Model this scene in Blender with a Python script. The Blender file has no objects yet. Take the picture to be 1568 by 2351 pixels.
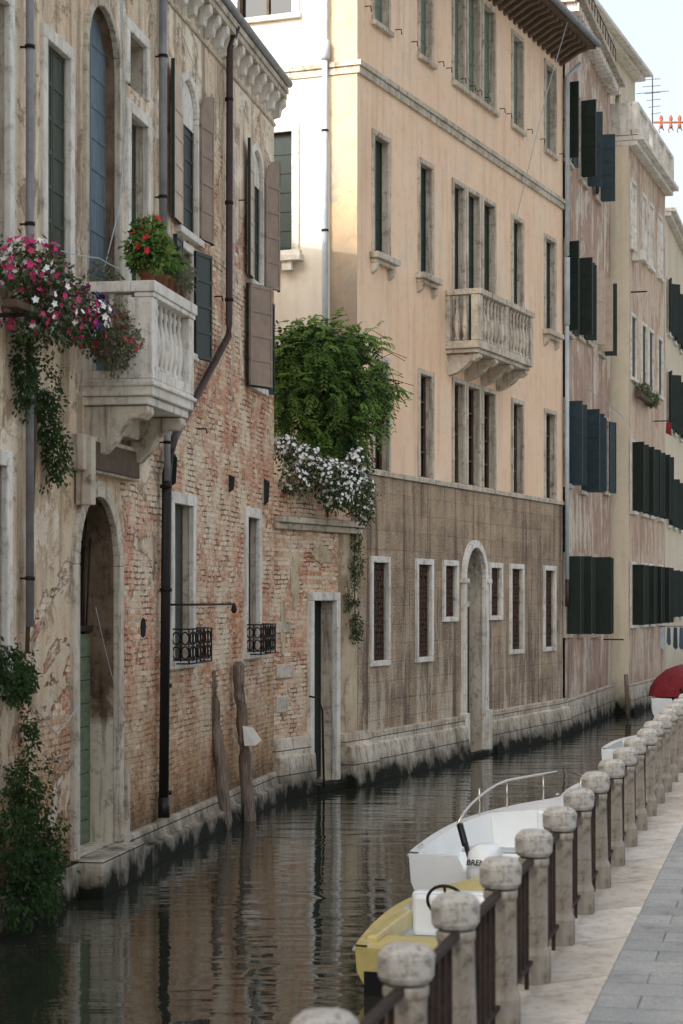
import bpy, math, random
from mathutils import Vector, Matrix, noise as mnoise
import bmesh
random.seed(7)
R=random.random
def U(a,b): return a+(b-a)*R()
# ------------------------------------------------------------------ survey frame
F=4600.0; CX=784.0; HY=1375.0; EYE=3.5
class WF:
    """vertical facade plane recovered by photogrammetry (vanishing point + scale)"""
    def __init__(s,vp,k,px0):
        s.vp=vp;s.k=k;s.px0=px0
        sl=(vp-CX)/F; n=math.hypot(sl,1); s.d=Vector((sl/n,1/n,0))
        s.Y0=s.Y(px0); s.o=Vector(((px0-CX)/F*s.Y0,s.Y0,0))
        a=math.atan2(s.d.y,s.d.x); s.M=Matrix.Translation(s.o)@Matrix.Rotation(a,4,'Z')
    def s(s,px): return s.k*(s.vp-px)
    def Y(s,px): return F/s.s(px)
    def u(s,px): return (s.Y(px)-s.Y0)/s.d.y
    def z(s,px,py): return EYE-(py-HY)/s.s(px)
L=WF(1560,.1413,0); O=WF(2630,.06685,820); G=WF(3030,.05475,820)
P=WF(1984,.1295,1297); C=WF(2200,.0996,1443)
# ------------------------------------------------------------------ mesh builder
class Acc:
    def __init__(s): s.V=[];s.F=[];s.S=[]
    def add(s,v,f,sm=False):
        b=len(s.V); s.V+= [tuple(x) for x in v]; s.F+=[tuple(i+b for i in q) for q in f]; s.S+=[sm]*len(f)
    def obox(s,o,a,b,c):
        o,a,b,c=map(Vector,(o,a,b,c))
        v=[o,o+a,o+a+b,o+b,o+c,o+a+c,o+a+b+c,o+b+c]
        s.add(v,[(0,3,2,1),(4,5,6,7),(0,1,5,4),(1,2,6,5),(2,3,7,6),(3,0,4,7)])
    def box(s,x0,x1,y0,y1,z0,z1): s.obox((x0,y0,z0),(x1-x0,0,0),(0,y1-y0,0),(0,0,z1-z0))
    def slab(s,pts,off):
        n=len(pts); off=Vector(off); v=[Vector(p) for p in pts]; v+= [p+off for p in v]
        f=[tuple(range(n))[::-1],tuple(range(n,2*n))]+[(i,(i+1)%n,(i+1)%n+n,i+n) for i in range(n)]
        s.add(v,f)
    def lathe(s,c,prof,n=12,sm=True,rot=0,sq=None):
        c=Vector(c); v=[];f=[]
        for r,z in prof:
            for i in range(n):
                a=2*math.pi*i/n+rot; v.append(c+Vector((r*math.cos(a),r*math.sin(a),z)))
        for j in range(len(prof)-1):
            for i in range(n):
                f.append((j*n+i,j*n+(i+1)%n,(j+1)*n+(i+1)%n,(j+1)*n+i))
        f.append(tuple(range(n))[::-1]); f.append(tuple((len(prof)-1)*n+i for i in range(n)))
        s.add(v,f,sm)
    def tube(s,pts,r,n=8,sm=True):
        pts=[Vector(p) for p in pts]; v=[];f=[]; m=len(pts)
        rr=r if isinstance(r,(list,tuple)) else [r]*m
        for j,p in enumerate(pts):
            t=(pts[min(j+1,m-1)]-pts[max(j-1,0)]).normalized()
            a=t.cross(Vector((0,0,1)));
            if a.length<.1: a=t.cross(Vector((0,1,0)))
            a.normalize(); b=t.cross(a)
            for i in range(n):
                q=2*math.pi*i/n; v.append(p+(a*math.cos(q)+b*math.sin(q))*rr[j])
        for j in range(m-1):
            for i in range(n): f.append((j*n+i,j*n+(i+1)%n,(j+1)*n+(i+1)%n,(j+1)*n+i))
        f.append(tuple(range(n))[::-1]); f.append(tuple((m-1)*n+i for i in range(n)))
        s.add(v,f,sm)
class Thing:
    def __init__(s,name,M=None):
        s.name=name; s.M=M or Matrix.Identity(4); s.P={}
    def p(s,name,mat=None,bevel=0,raw=False):
        if name not in s.P: s.P[name]=(Acc(),mat,bevel,raw)
        return s.P[name][0]
    def build(s):
        e=bpy.data.objects.new(s.name,None); bpy.context.collection.objects.link(e); e.matrix_world=s.M; e.empty_display_size=.3
        for k,(a,mat,bev,raw) in s.P.items():
            if not a.V: continue
            me=bpy.data.meshes.new(k); me.from_pydata(a.V,[],a.F)
            me.polygons.foreach_set('use_smooth',a.S)
            if not raw:
                bm=bmesh.new(); bm.from_mesh(me); bmesh.ops.recalc_face_normals(bm,faces=bm.faces); bm.to_mesh(me); bm.free()
            me.materials.append(mat); me.update()
            o=bpy.data.objects.new(k,me); bpy.context.collection.objects.link(o); o.parent=e
            if bev:
                m=o.modifiers.new('bevel','BEVEL'); m.width=bev; m.segments=2; m.limit_method='ANGLE'
        s.e=e; return e
# ------------------------------------------------------------------ materials
def lin(r,g,b):
    f=lambda c:(c/255/12.92 if c/255<=.04045 else ((c/255+.055)/1.055)**2.4)
    return (f(r),f(g),f(b),1)
class NB:
    def __init__(s,name):
        s.m=bpy.data.materials.new(name); s.m.use_nodes=True; s.nt=s.m.node_tree; s.n=s.nt.nodes; s.b=s.n['Principled BSDF']
        s.b.inputs['Roughness'].default_value=.88; s.b.inputs['Specular IOR Level'].default_value=.15
        s.tc=s.n.new('ShaderNodeTexCoord').outputs['Object']
    def lk(s,a,b):
        if hasattr(a,'is_output') : s.nt.links.new(a,b)
        else: b.default_value=a
    def mapv(s,sc=(1,1,1),v=None,loc=(0,0,0)):
        m=s.n.new('ShaderNodeMapping'); m.inputs['Scale'].default_value=sc; m.inputs['Location'].default_value=loc; s.lk(v or s.tc,m.inputs['Vector']); return m.outputs[0]
    def noise(s,sc,det=5,v=None,rough=.6,dist=0):
        m=s.n.new('ShaderNodeTexNoise'); m.inputs['Scale'].default_value=sc; m.inputs['Detail'].default_value=det
        m.inputs['Roughness'].default_value=rough; m.inputs['Distortion'].default_value=dist; s.lk(v or s.tc,m.inputs['Vector']); return m.outputs['Fac']
    def ramp(s,f,st):
        m=s.n.new('ShaderNodeValToRGB'); e=m.color_ramp.elements
        while len(e)<len(st): e.new(.5)
        for i,(p,c) in enumerate(st): e[i].position=p; e[i].color=c if isinstance(c,tuple) else (c,c,c,1)
        s.lk(f,m.inputs[0]); return m.outputs[0]
    def mix(s,f,a,b,bt='MIX'):
        m=s.n.new('ShaderNodeMix'); m.data_type='RGBA'; m.blend_type=bt; s.lk(f,m.inputs[0]); s.lk(a,m.inputs[6]); s.lk(b,m.inputs[7]); return m.outputs[2]
    def math(s,op,a,b=0,c=0):
        m=s.n.new('ShaderNodeMath'); m.operation=op; s.lk(a,m.inputs[0]); s.lk(b,m.inputs[1]); s.lk(c,m.inputs[2]); return m.outputs[0]
    def sep(s,v=None):
        m=s.n.new('ShaderNodeSeparateXYZ'); s.lk(v or s.tc,m.inputs[0]); return m.outputs
    def comb(s,x,y,z=0.0):
        m=s.n.new('ShaderNodeCombineXYZ'); s.lk(x,m.inputs[0]); s.lk(y,m.inputs[1]); s.lk(z,m.inputs[2]); return m.outputs[0]
    def mr(s,v,a,b,c=0.,d=1.):
        m=s.n.new('ShaderNodeMapRange'); s.lk(v,m.inputs[0])
        for i,x in enumerate((a,b,c,d)): m.inputs[i+1].default_value=x
        return m.outputs[0]
    def bump(s,h,dist=.01,st=1.):
        m=s.n.new('ShaderNodeBump'); m.inputs['Distance'].default_value=dist; m.inputs['Strength'].default_value=st
        s.lk(h,m.inputs['Height']); s.lk(m.outputs[0],s.b.inputs['Normal'])
    def col(s,c): s.lk(c,s.b.inputs['Base Color'])
    def brick(s,v,w,h,mort,c1,c2,cm,off=.5,bias=0.):
        m=s.n.new('ShaderNodeTexBrick'); s.lk(v,m.inputs['Vector']); m.offset=off
        for k,x in (('Scale',1.),('Mortar Size',mort),('Mortar Smooth',.3),('Bias',bias),('Brick Width',w),('Row Height',h)): m.inputs[k].default_value=x
        m.inputs['Color1'].default_value=c1; m.inputs['Color2'].default_value=c2; m.inputs['Mortar'].default_value=cm
        return m.outputs
def grime(b,col,z0=.15,z1=1.3,dark=lin(30,31,22)):
    z=b.sep()[2]; n=b.noise(2.2,6)
    f=b.mr(b.math('ADD',z,b.math('MULTIPLY',b.math('SUBTRACT',n,.5),-1.1)),z0,z1,1.,0.)
    f=b.math('POWER',f,1.6)
    return b.mix(f,col,dark)
def plaster(name,c1,c2,dirt,sc=.5,streak=.5,bump=.01,wet=True,grain=.12,patch=None,pth=.57,band=None):
    b=NB(name); n1=b.noise(sc,8,rough=.65)
    col=b.mix(b.mr(n1,.35,.65),c1,c2)
    if patch:
        n4=b.noise(.9,9,rough=.72,dist=.4,v=b.mapv((1.,1.,.55))); col=b.mix(b.mr(n4,pth-.02,pth+.02),col,patch)
    st=b.noise(1.,6,v=b.mapv((2.6,2.6,.22)),rough=.7)
    col=b.mix(b.math('MULTIPLY',b.mr(st,.5,.72),streak),col,dirt)
    n3=b.noise(3.5,6,rough=.75)
    col=b.mix(b.math('MULTIPLY',b.mr(n3,.52,.7),streak*.6),col,dirt)
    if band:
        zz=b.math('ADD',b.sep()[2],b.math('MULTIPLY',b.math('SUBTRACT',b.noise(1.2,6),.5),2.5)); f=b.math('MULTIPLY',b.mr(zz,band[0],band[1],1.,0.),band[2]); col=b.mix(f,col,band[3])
    g=b.noise(45,3); col=b.mix(grain,col,b.ramp(g,[(.3,.0),(.7,1.)]),'OVERLAY')
    if wet: col=grime(b,col)
    b.col(col); b.bump(b.math('ADD',b.math('MULTIPLY',n3,.8),b.math('MULTIPLY',g,.3)),bump)
    return b.m
def simple(name,c,rough=.6,var=.25,sc=8,metal=0,bump=0.,spec=.3,c2=None,stretch=(1,1,1)):
    b=NB(name); n=b.noise(sc,5,v=b.mapv(stretch)); d=c2 or tuple(x*.45 for x in c[:3])+(1,)
    b.col(b.mix(b.math('MULTIPLY',b.mr(n,.4,.7),var if not c2 else 1.),c,d))
    b.b.inputs['Roughness'].default_value=rough; b.b.inputs['Metallic'].default_value=metal; b.b.inputs['Specular IOR Level'].default_value=spec
    if bump: b.bump(n,bump)
    return b.m
def brick_nodes(b,warp=.012):
    x,y,z=b.sep(); n=b.noise(3.,3)
    uu=b.math('ADD',b.math('ADD',x,y),b.math('MULTIPLY',b.math('SUBTRACT',n,.5),warp*5)); zz=b.math('ADD',z,b.math('MULTIPLY',b.math('SUBTRACT',b.noise(1.3,3),.5),warp*8))
    o=b.brick(b.comb(uu,zz),.25,.08,.012,lin(196,128,92),lin(242,214,180),lin(214,198,172))
    col=o[0]
    col=b.mix(b.math('MULTIPLY',b.mr(b.noise(.7,8,rough=.7),.44,.56),.75),col,lin(240,222,194))
    col=b.mix(b.math('MULTIPLY',b.mr(b.noise(1.1,7,rough=.7,v=b.mapv((1,1,1),loc=(7,3,2))),.5,.57),.75),col,b.mix(.5,o[0],lin(206,112,70)))
    col=b.mix(b.math('MULTIPLY',b.mr(b.noise(3.4,7,rough=.8),.57,.62),.85),col,lin(112,82,60))
    col=b.mix(b.math('MULTIPLY',b.mr(b.noise(13.,3),.57,.63),.6),col,lin(246,236,216))
    gaps=b.math('MULTIPLY',o[1],b.mr(b.noise(2.,6,rough=.7),.5,.56)); col=b.mix(b.math('MULTIPLY',gaps,.85),col,lin(86,66,50))
    return col,o[1]
def brickmat(name,wet=True):
    b=NB(name); col,fac=brick_nodes(b)
    if wet: col=grime(b,col)
    b.col(col); b.bump(b.math('ADD',b.math('MULTIPLY',fac,-1.),b.math('MULTIPLY',b.noise(16,5),1.4)),.035); return b.m
def left_wall_mat():
    b=NB('weathered_plaster_over_brick'); bc,fac=brick_nodes(b)
    n1=b.noise(.55,8,rough=.65)
    pc=b.mix(b.mr(n1,.38,.6),lin(236,221,196),lin(212,190,160))
    pc=b.mix(b.math('MULTIPLY',b.mr(b.noise(.8,4),.5,.62),.5),pc,lin(230,198,168))
    st=b.noise(1.,6,v=b.mapv((3.,3.,.2)),rough=.7)
    pc=b.mix(b.math('MULTIPLY',b.mr(st,.48,.62),.8),pc,lin(128,112,94))
    pc=b.mix(b.math('MULTIPLY',b.mr(b.noise(1.6,9,rough=.8,dist=.5),.53,.58),.7),pc,lin(124,104,82))
    pc=b.mix(b.math('MULTIPLY',b.mr(b.noise(1.3,9,rough=.75,v=b.mapv((1,1,1),loc=(3,9,4))),.55,.58),.7),pc,lin(242,232,214))
    crk=b.math('ABSOLUTE',b.math('SUBTRACT',b.noise(.9,9,rough=.7,v=b.mapv((1,1,1),loc=(5,1,8))),.5)); pc=b.mix(b.mr(crk,.0,.004,.7,0.),pc,lin(70,56,44))
    x,y,z=b.sep()
    big=b.mr(b.math('ADD',z,b.math('MULTIPLY',b.math('SUBTRACT',b.noise(.7,6),.5),6.)),2.,6.5,1.,0.)
    pc=b.mix(b.math('MULTIPLY',big,.45),pc,lin(172,144,112))
    zb=b.ramp(b.math('DIVIDE',x,15.),[(.0,.15),(.19,.19),(.27,.30),(.36,.40),(.47,.56),(.60,.80),(.64,.88),(.80,.80),(1.,.76)])
    zb=b.math('MULTIPLY',zb,12.)
    nn=b.math('ADD',b.math('MULTIPLY',b.math('SUBTRACT',b.noise(.5,9,rough=.64,dist=.7),.5),20.),b.math('MULTIPLY',b.math('SUBTRACT',b.noise(5.,5),.5),1.8))
    h=b.math('ADD',b.math('SUBTRACT',z,zb),nn)
    mask=b.mr(h,-.06,.06)
    bl=b.mr(b.math('ADD',z,b.math('MULTIPLY',b.math('SUBTRACT',b.noise(1.1,8,rough=.7),.5),5.)),1.0,2.6,1.,0.)
    bc=b.mix(b.math('MULTIPLY',bl,.72),bc,b.mix(b.mr(b.noise(4,7,rough=.75),.4,.6),lin(196,158,112),lin(146,112,80)))
    col=b.mix(mask,bc,pc)
    rim=b.math('MULTIPLY',b.mr(h,-.35,-.02),b.math('SUBTRACT',1.,mask))
    col=b.mix(b.math('MULTIPLY',rim,.6),col,lin(92,70,54))
    g=b.noise(40,3); col=b.mix(.18,col,b.ramp(g,[(.3,.0),(.7,1.)]),'OVERLAY')
    col=grime(b,col,.25,1.2)
    b.col(col)
    hb=b.math('MULTIPLY',b.math('ADD',b.math('MULTIPLY',fac,-.8),b.math('MULTIPLY',b.noise(14,5),1.1)),b.math('SUBTRACT',1.,mask))
    hh=b.math('ADD',hb,b.math('ADD',b.math('MULTIPLY',mask,1.4),b.math('MULTIPLY',b.noise(7,6),.45)))
    b.bump(hh,.04); return b.m
def ashlar_mat():
    b=NB('rusticated_brown_render'); x,y,z=b.sep(); u=b.math('ADD',x,y)
    o=b.brick(b.comb(u,b.math('SUBTRACT',z,.02)),3.4,.37,.014,lin(192,168,140),lin(166,144,120),lin(186,170,148))
    col=o[0]
    col=b.mix(b.math('MULTIPLY',b.mr(b.noise(22,4,rough=.75),.47,.54),.7),col,lin(98,82,68))
    col=b.mix(b.math('MULTIPLY',b.mr(b.noise(.5,7),.45,.6),.5),col,lin(196,172,140))
    col=b.mix(b.math('MULTIPLY',b.mr(b.noise(1.1,7,v=b.mapv((1,1,1.6)),rough=.7),.5,.6),.5),col,lin(118,102,88))
    st=b.noise(1.,7,v=b.mapv((3.2,3.2,.14)),rough=.75)
    col=b.mix(b.math('MULTIPLY',b.mr(st,.51,.6),.75),col,lin(84,72,64))
    st2=b.noise(1.,7,v=b.mapv((2.4,2.4,.4)),rough=.8)
    lowf=b.mr(z,1.0,3.8,1.,0.25)
    col=b.mix(b.math('MULTIPLY',b.math('MULTIPLY',b.mr(st2,.5,.55),lowf),.75),col,lin(216,200,178))
    b.col(col); b.bump(b.math('ADD',b.math('MULTIPLY',o[1],-1.),b.math('MULTIPLY',b.noise(26,3),1.8)),.022); return b.m
def stone(name,c1,c2,wet=False,blocks=None,dirt=lin(95,85,70),amt=.6,lowpale=None,top=None):
    b=NB(name); n=b.noise(1.5,8,rough=.7); col=b.mix(b.mr(n,.4,.62),c1,c2)
    if lowpale: 
        zz=b.math('ADD',b.sep()[2],b.math('MULTIPLY',b.math('SUBTRACT',b.noise(2,5),.5),1.6)); col=b.mix(b.mr(zz,lowpale[0],lowpale[0]+.3,1.,0.),col,lowpale[1])
    col=b.mix(b.math('MULTIPLY',b.mr(b.noise(5,7,rough=.75),.52,.68),amt),col,dirt)
    st=b.noise(1.,6,v=b.mapv((9,9,.6)),rough=.7); col=b.mix(b.math('MULTIPLY',b.mr(st,.52,.7),amt),col,dirt)
    if top: col=b.mix(b.mr(b.math('ADD',b.sep()[2],b.math('MULTIPLY',b.noise(9,5),.1)),top[0],top[0]+.08),col,b.mix(b.math('MULTIPLY',b.mr(b.noise(22,6,rough=.8),.5,.62),.6),top[1],dirt))
    h=b.noise(12,6)
    if blocks:
        x,y,z=b.sep(); o=b.brick(b.comb(b.math('ADD',x,y),z),blocks[0],blocks[1],.008,(1,1,1,1),(.75,.72,.68,1),(.12,.1,.08,1))
        col=b.mix(1.,col,o[0],'MULTIPLY'); h=b.math('SUBTRACT',h,b.math('MULTIPLY',o[1],1.2))
    if wet: col=grime(b,col,.12,.75)
    b.col(col); b.bump(h,.012); b.b.inputs['Roughness'].default_value=.8; return b.m
def leafmat(name,c,c2):
    b=NB(name); n=b.noise(2.5,3); b.col(b.mix(b.mr(n,.35,.65),c,c2)); b.b.inputs['Roughness'].default_value=.5
    tr=b.n.new('ShaderNodeBsdfTranslucent'); tr.inputs[0].default_value=tuple(min(1,x*1.4) for x in c2[:3])+(1,)
    ms=b.n.new('ShaderNodeMixShader'); ms.inputs[0].default_value=.3; b.lk(b.b.outputs[0],ms.inputs[1]); b.lk(tr.outputs[0],ms.inputs[2])
    b.lk(ms.outputs[0],b.n['Material Output'].inputs[0]); return b.m
M={}
M['lwall']=left_wall_mat(); M['brick']=brickmat('old_brick'); M['ashlar']=ashlar_mat()
M['peach']=plaster('peach_render',lin(240,213,184),lin(232,196,162),lin(190,160,134),.3,.65,.006,wet=False,patch=lin(230,206,178),pth=.56)
M['white_r']=plaster('cream_white_render',lin(226,220,206),lin(216,208,192),lin(170,158,140),.4,.3,.006,wet=False)
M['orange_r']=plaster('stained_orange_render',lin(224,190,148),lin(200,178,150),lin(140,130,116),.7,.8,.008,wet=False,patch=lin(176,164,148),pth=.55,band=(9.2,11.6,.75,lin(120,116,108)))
M['pink']=plaster('peeling_pink_render',lin(190,162,142),lin(168,138,120),lin(108,96,86),.6,1.,.014,patch=lin(210,196,176),pth=.53)
M['cream']=plaster('cream_render',lin(222,211,187),lin(212,199,173),lin(168,150,124),.4,.4,.006)
M['cream2']=plaster('old_cream_render',lin(214,198,174),lin(202,174,150),lin(132,116,100),.6,1.,.01,patch=lin(186,156,136),pth=.54)
M['gwall']=plaster('garden_wall_render',lin(208,192,164),lin(180,158,128),lin(96,84,66),.8,.95,.014,patch=lin(160,138,110),pth=.54)
M['stone']=stone('istrian_stone',lin(230,226,216),lin(210,203,190),amt=.55)
M['stone_d']=stone('weathered_stone',lin(206,196,178),lin(180,168,150),amt=.8,dirt=lin(84,74,62))
M['reveal_b']=stone('dark_brown_reveal',lin(132,112,92),lin(104,86,68),amt=.8,dirt=lin(52,42,34),lowpale=(2.0,lin(206,196,176)))  # dark brown above, pale stone colour towards the bottom
M['stone_w']=stone('quay_stone',lin(220,210,192),lin(188,174,152),wet=True,blocks=(.85,.42),amt=.75)
M['post']=stone('post_stone',lin(158,150,138),lin(120,110,96),amt=1.,dirt=lin(62,53,44),top=(.84,lin(172,168,160)))
M['kerb']=stone('kerb_stone',lin(208,201,190),lin(188,179,165),blocks=(1.6,9.),amt=.4)
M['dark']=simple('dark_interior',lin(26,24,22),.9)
M['glass']=simple('window_glass',lin(20,24,26),.08,spec=.6)
M['green']=simple('dark_green_paint',lin(36,48,42),.5,.5,6,bump=.003,stretch=(1,1,.3))
M['green2']=simple('blue_green_paint',lin(42,60,66),.5,.5,6,bump=.003)
M['greyg']=simple('grey_green_paint',lin(74,80,68),.7,.8,4,bump=.004,stretch=(4,4,.4))
M['sage']=simple('sage_paint',lin(120,130,116),.7,.6,5,bump=.004,stretch=(4,4,.4))
M['blue']=simple('worn_blue_paint',lin(112,130,140),.7,.9,4,bump=.004,stretch=(8,8,.4))
M['brownsh']=simple('brown_shutter',lin(150,132,116),.7,.4,5)
M['beige']=simple('beige_shutter',lin(198,180,160),.7,.4,5)  # light beige leaf colour
M['ygreen']=simple('weathered_green_door',lin(110,120,96),.8,.7,4,bump=.006,stretch=(1,1,4))
M['wood']=simple('brown_wood',lin(92,76,60),.8,.7,6,bump=.005)
M['iron']=simple('black_iron',lin(34,30,28),.55,.6,20,metal=.3)
M['rust']=simple('rusty_iron',lin(56,42,34),.8,.7,18,bump=.002,c2=lin(32,28,27))
M['pipe_g']=simple('grey_downpipe',lin(140,142,144),.5,.6,4,metal=.2)
M['pipe_b']=simple('brown_downpipe',lin(74,60,56),.45,.5,4,metal=.2)
M['pipe_l']=simple('light_downpipe',lin(184,194,200),.45,.4,4)
M['pipe_k']=simple('black_downpipe',lin(36,32,32),.4,.4,5)
M['eave']=simple('dark_timber_eave',lin(112,94,78),.85,.7,5)
M['terr']=simple('terracotta',lin(148,92,70),.8,.5,10,bump=.003)
M['white_p']=simple('white_gelcoat',lin(238,240,238),.25,.14,2,spec=.5)
M['grey_p']=simple('grey_nonslip_deck',lin(190,194,194),.6,.3,12)
M['yellow_p']=simple('yellow_gelcoat',lin(204,186,118),.35,.5,4,spec=.5)
M['black_p']=simple('black_plastic',lin(22,22,24),.4,.2,10)
M['blue_tarp']=simple('blue_tarp',lin(70,84,104),.7,.4,5)
M['red_tarp']=simple('red_tarp',lin(134,30,40),.6,.6,5,bump=.03)
M['chrome']=simple('steel_rail',lin(215,208,198),.25,.1,5,metal=.9)
M['paper']=simple('paper_sheet',lin(228,226,218),.8,.1)
M['rope']=simple('mooring_rope',lin(170,160,140),.9,.4,30)
M['pole']=simple('grey_mooring_wood',lin(142,126,112),.9,1.,5,bump=.03,c2=lin(66,55,47),stretch=(8,8,.6))
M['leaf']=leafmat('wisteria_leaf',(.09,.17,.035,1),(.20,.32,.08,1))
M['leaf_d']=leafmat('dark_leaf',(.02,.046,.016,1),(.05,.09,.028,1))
M['leaf_g']=leafmat('grey_green_leaf',(.12,.14,.08,1),(.2,.22,.13,1))
M['f_white']=simple('white_petals',(.85,.85,.82,1),.6,.1); M['f_pink']=simple('magenta_petals',(.60,.04,.18,1),.6,.3)
M['f_red']=simple('red_petals',(.60,.012,.03,1),.6,.3); M['f_purple']=simple('purple_petals',(.12,.03,.25,1),.6,.3)
M['stem']=simple('woody_stem',lin(96,80,60),.9,.5)
def lattice():
    b=NB('ornate_iron_lattice'); x,y,z=b.sep()
    v=b.n.new('ShaderNodeTexVoronoi'); v.inputs['Scale'].default_value=1.; b.lk(b.comb(b.math('MULTIPLY',x,9.),b.math('MULTIPLY',z,9.)),v.inputs['Vector']); v.inputs['Randomness'].default_value=.35
    b.col(b.ramp(v.outputs['Distance'],[(.2,lin(20,16,14)),(.34,lin(96,72,54)),(.5,lin(58,42,34)),(.62,lin(24,18,16))])); b.bump(v.outputs['Distance'],.03); return b.m
M['lattice']=lattice()
def tiles():
    b=NB('roof_tiles'); w=b.n.new('ShaderNodeTexWave'); w.inputs['Scale'].default_value=1.6; w.bands_direction='X'; b.lk(b.tc,w.inputs['Vector'])
    b.col(b.mix(b.noise(3,5),lin(176,116,86),lin(120,84,66))); b.bump(w.outputs['Fac'],.06); return b.m
M['tiles']=tiles()
# ------------------------------------------------------------------ facade tools
mx=lambda u,d,z:Vector((u,d,z))
my=lambda u,d,z:Vector((d,u,z))
def mbox(a,m,u0,u1,d0,d1,z0,z1): 
    o=m(u0,d0,z0); a.obox(o,m(u1,d0,z0)-o,m(u0,d1,z0)-o,m(u0,d0,z1)-o)
def wall(a,rev0,m,u0,u1,z0,z1,holes,dep=.3):
    us=sorted({u0,u1}|{x for h in holes for x in h[:2] if u0<x<u1}); zs=sorted({z0,z1}|{x for h in holes for x in h[2:4] if z0<x<z1})
    for i in range(len(us)-1):
        for j in range(len(zs)-1):
            cu=(us[i]+us[i+1])/2; cz=(zs[j]+zs[j+1])/2
            if any(h[0]<cu<h[1] and h[2]<cz<h[3] for h in holes): continue
            a.add([m(us[i],0,zs[j]),m(us[i+1],0,zs[j]),m(us[i+1],0,zs[j+1]),m(us[i],0,zs[j+1])],[(0,1,2,3)])
    for h in holes:
        a0,a1,b0,b1=h[:4]; D=h[5] if len(h)>5 else dep
        rev=h[6] if len(h)>6 else rev0
        if len(h)>4 and h[4]:
            r=(a1-a0)/2; c=(a0+a1)/2; zs_=b1-r; N=12
            arc=[(c-r*math.cos(math.pi*i/(2*N)),zs_+r*math.sin(math.pi*i/(2*N))) for i in range(2*N+1)]
            l=arc[:N+1]; rr=arc[N:]
            a.add([m(p[0],0,p[1]) for p in l]+[m(a0,0,b1)],[tuple(range(len(l)+1))])
            a.add([m(p[0],0,p[1]) for p in rr]+[m(a1,0,b1)],[tuple(range(len(rr)+1))])
            for i in range(2*N):
                p,q=arc[i],arc[i+1]; rev.add([m(p[0],0,p[1]),m(q[0],0,q[1]),m(q[0],D,q[1]),m(p[0],D,p[1])],[(0,1,2,3)])
            ztop=zs_
        else:
            ztop=b1; rev.add([m(a0,0,b1),m(a1,0,b1),m(a1,D,b1),m(a0,D,b1)],[(0,1,2,3)])
        rev.add([m(a0,0,b0),m(a1,0,b0),m(a1,D,b0),m(a0,D,b0)],[(0,1,2,3)])
        rev.add([m(a0,0,b0),m(a0,0,ztop),m(a0,D,ztop),m(a0,D,b0)],[(0,1,2,3)])
        rev.add([m(a1,0,b0),m(a1,0,ztop),m(a1,D,ztop),m(a1,D,b0)],[(0,1,2,3)])
def frame(a,m,h,t=.12,pr=.05,sill=True,foot=False):
    a0,a1,b0,b1=h[:4]; e=.012; q=.03
    if len(h)>4 and h[4]:
        r=(a1-a0)/2-e; c=(a0+a1)/2; zs_=b1-(a1-a0)/2; N=20
        for i in range(N):
            t0=math.pi*i/N;t1=math.pi*(i+1)/N
            pts=[(c-r*math.cos(t0),zs_+r*math.sin(t0)),(c-r*math.cos(t1),zs_+r*math.sin(t1)),(c-(r+t)*math.cos(t1),zs_+(r+t)*math.sin(t1)),(c-(r+t)*math.cos(t0),zs_+(r+t)*math.sin(t0))]
            a.slab([m(p[0],-pr,p[1]) for p in pts],m(0,pr+q,0)-m(0,0,0))
        top=zs_
    else:
        mbox(a,m,a0-t,a1+t,-pr,q,b1-e,b1+t); top=b1-e
    mbox(a,m,a0-t,a0+e,-pr,q,b0,top); mbox(a,m,a1-e,a1+t,-pr,q,b0,top)
    if sill: mbox(a,m,a0-t-.04,a1+t+.04,-pr-.05,q,b0-.1,b0+.002)
def leafpanel(a,m,hu,hd,z0,z1,w,ang,arch=False,th=.035,step=.36,fa=None):
    c,s=math.cos(math.radians(ang)),math.sin(math.radians(ang))
    X=m(c,-s,0); Nn=m(s,c,0); O_=m(hu,hd,0); Zv=Vector((0,0,1))
    if arch: pts=[(0,z0),(w,z0),(w,z1)]+[(w-w*math.sin(math.pi/2*i/8),z1-w+w*math.cos(math.pi/2*i/8)) for i in range(1,9)]
    else: pts=[(0,z0),(w,z0),(w,z1),(0,z1)]
    a.slab([O_+X*p[0]+Zv*p[1] for p in pts],Nn*th)
    f=fa or a; zt=z1-(w if arch else 0)
    n=max(2,int((zt-z0)/step))
    for i in range(n+1):
        zz=z0+(zt-z0-.05)*i/n
        f.obox(O_+X*.0-Nn*.012+Zv*zz,X*w,Nn*(th+.024),Zv*.05)
    for q in (0.002,w-.047):
        f.obox(O_+X*q-Nn*.01+Zv*(z0+.002),X*.045,Nn*(th+.02),Zv*(zt-z0-.004))
def fill(T,m,h,kind,mat='green',D=.3):
    a0,a1,b0,b1=h[:4]
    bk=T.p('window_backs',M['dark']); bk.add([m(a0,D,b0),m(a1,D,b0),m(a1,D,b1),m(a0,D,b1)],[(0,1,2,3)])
    if kind=='shut':
        a=T.p('shutters_'+mat,M[mat]); w=(a1-a0)/2-.01
        leafpanel(a,m,a0+.002,D-.07,b0+.02,b1-.01,w,0,th=.03); leafpanel(a,m,a1-.002-w,D-.07,b0+.02,b1-.01,w,0,th=.03)
    elif kind=='glass':
        g=T.p('glazing',M['glass']); g.add([m(a0,D-.03,b0),m(a1,D-.03,b0),m(a1,D-.03,b1),m(a0,D-.03,b1)],[(0,1,2,3)])
        a=T.p('window_bars_'+mat,M[mat]); c=(a0+a1)/2
        for x in (a0,c-.03,a1-.05): mbox(a,m,x+.001,x+.05,D-.08,D-.035,b0,b1)
        for i in range(5):
            zz=b0+(b1-b0-.04)*i/4; mbox(a,m,a0,a1,D-.075,D-.04,zz,zz+.04)
    elif kind=='lattice':
        g=T.p('iron_lattices',M['lattice']); mbox(g,m,a0+.01,a1-.01,D-.1,D-.07,b0+.01,b1-.01)
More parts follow.
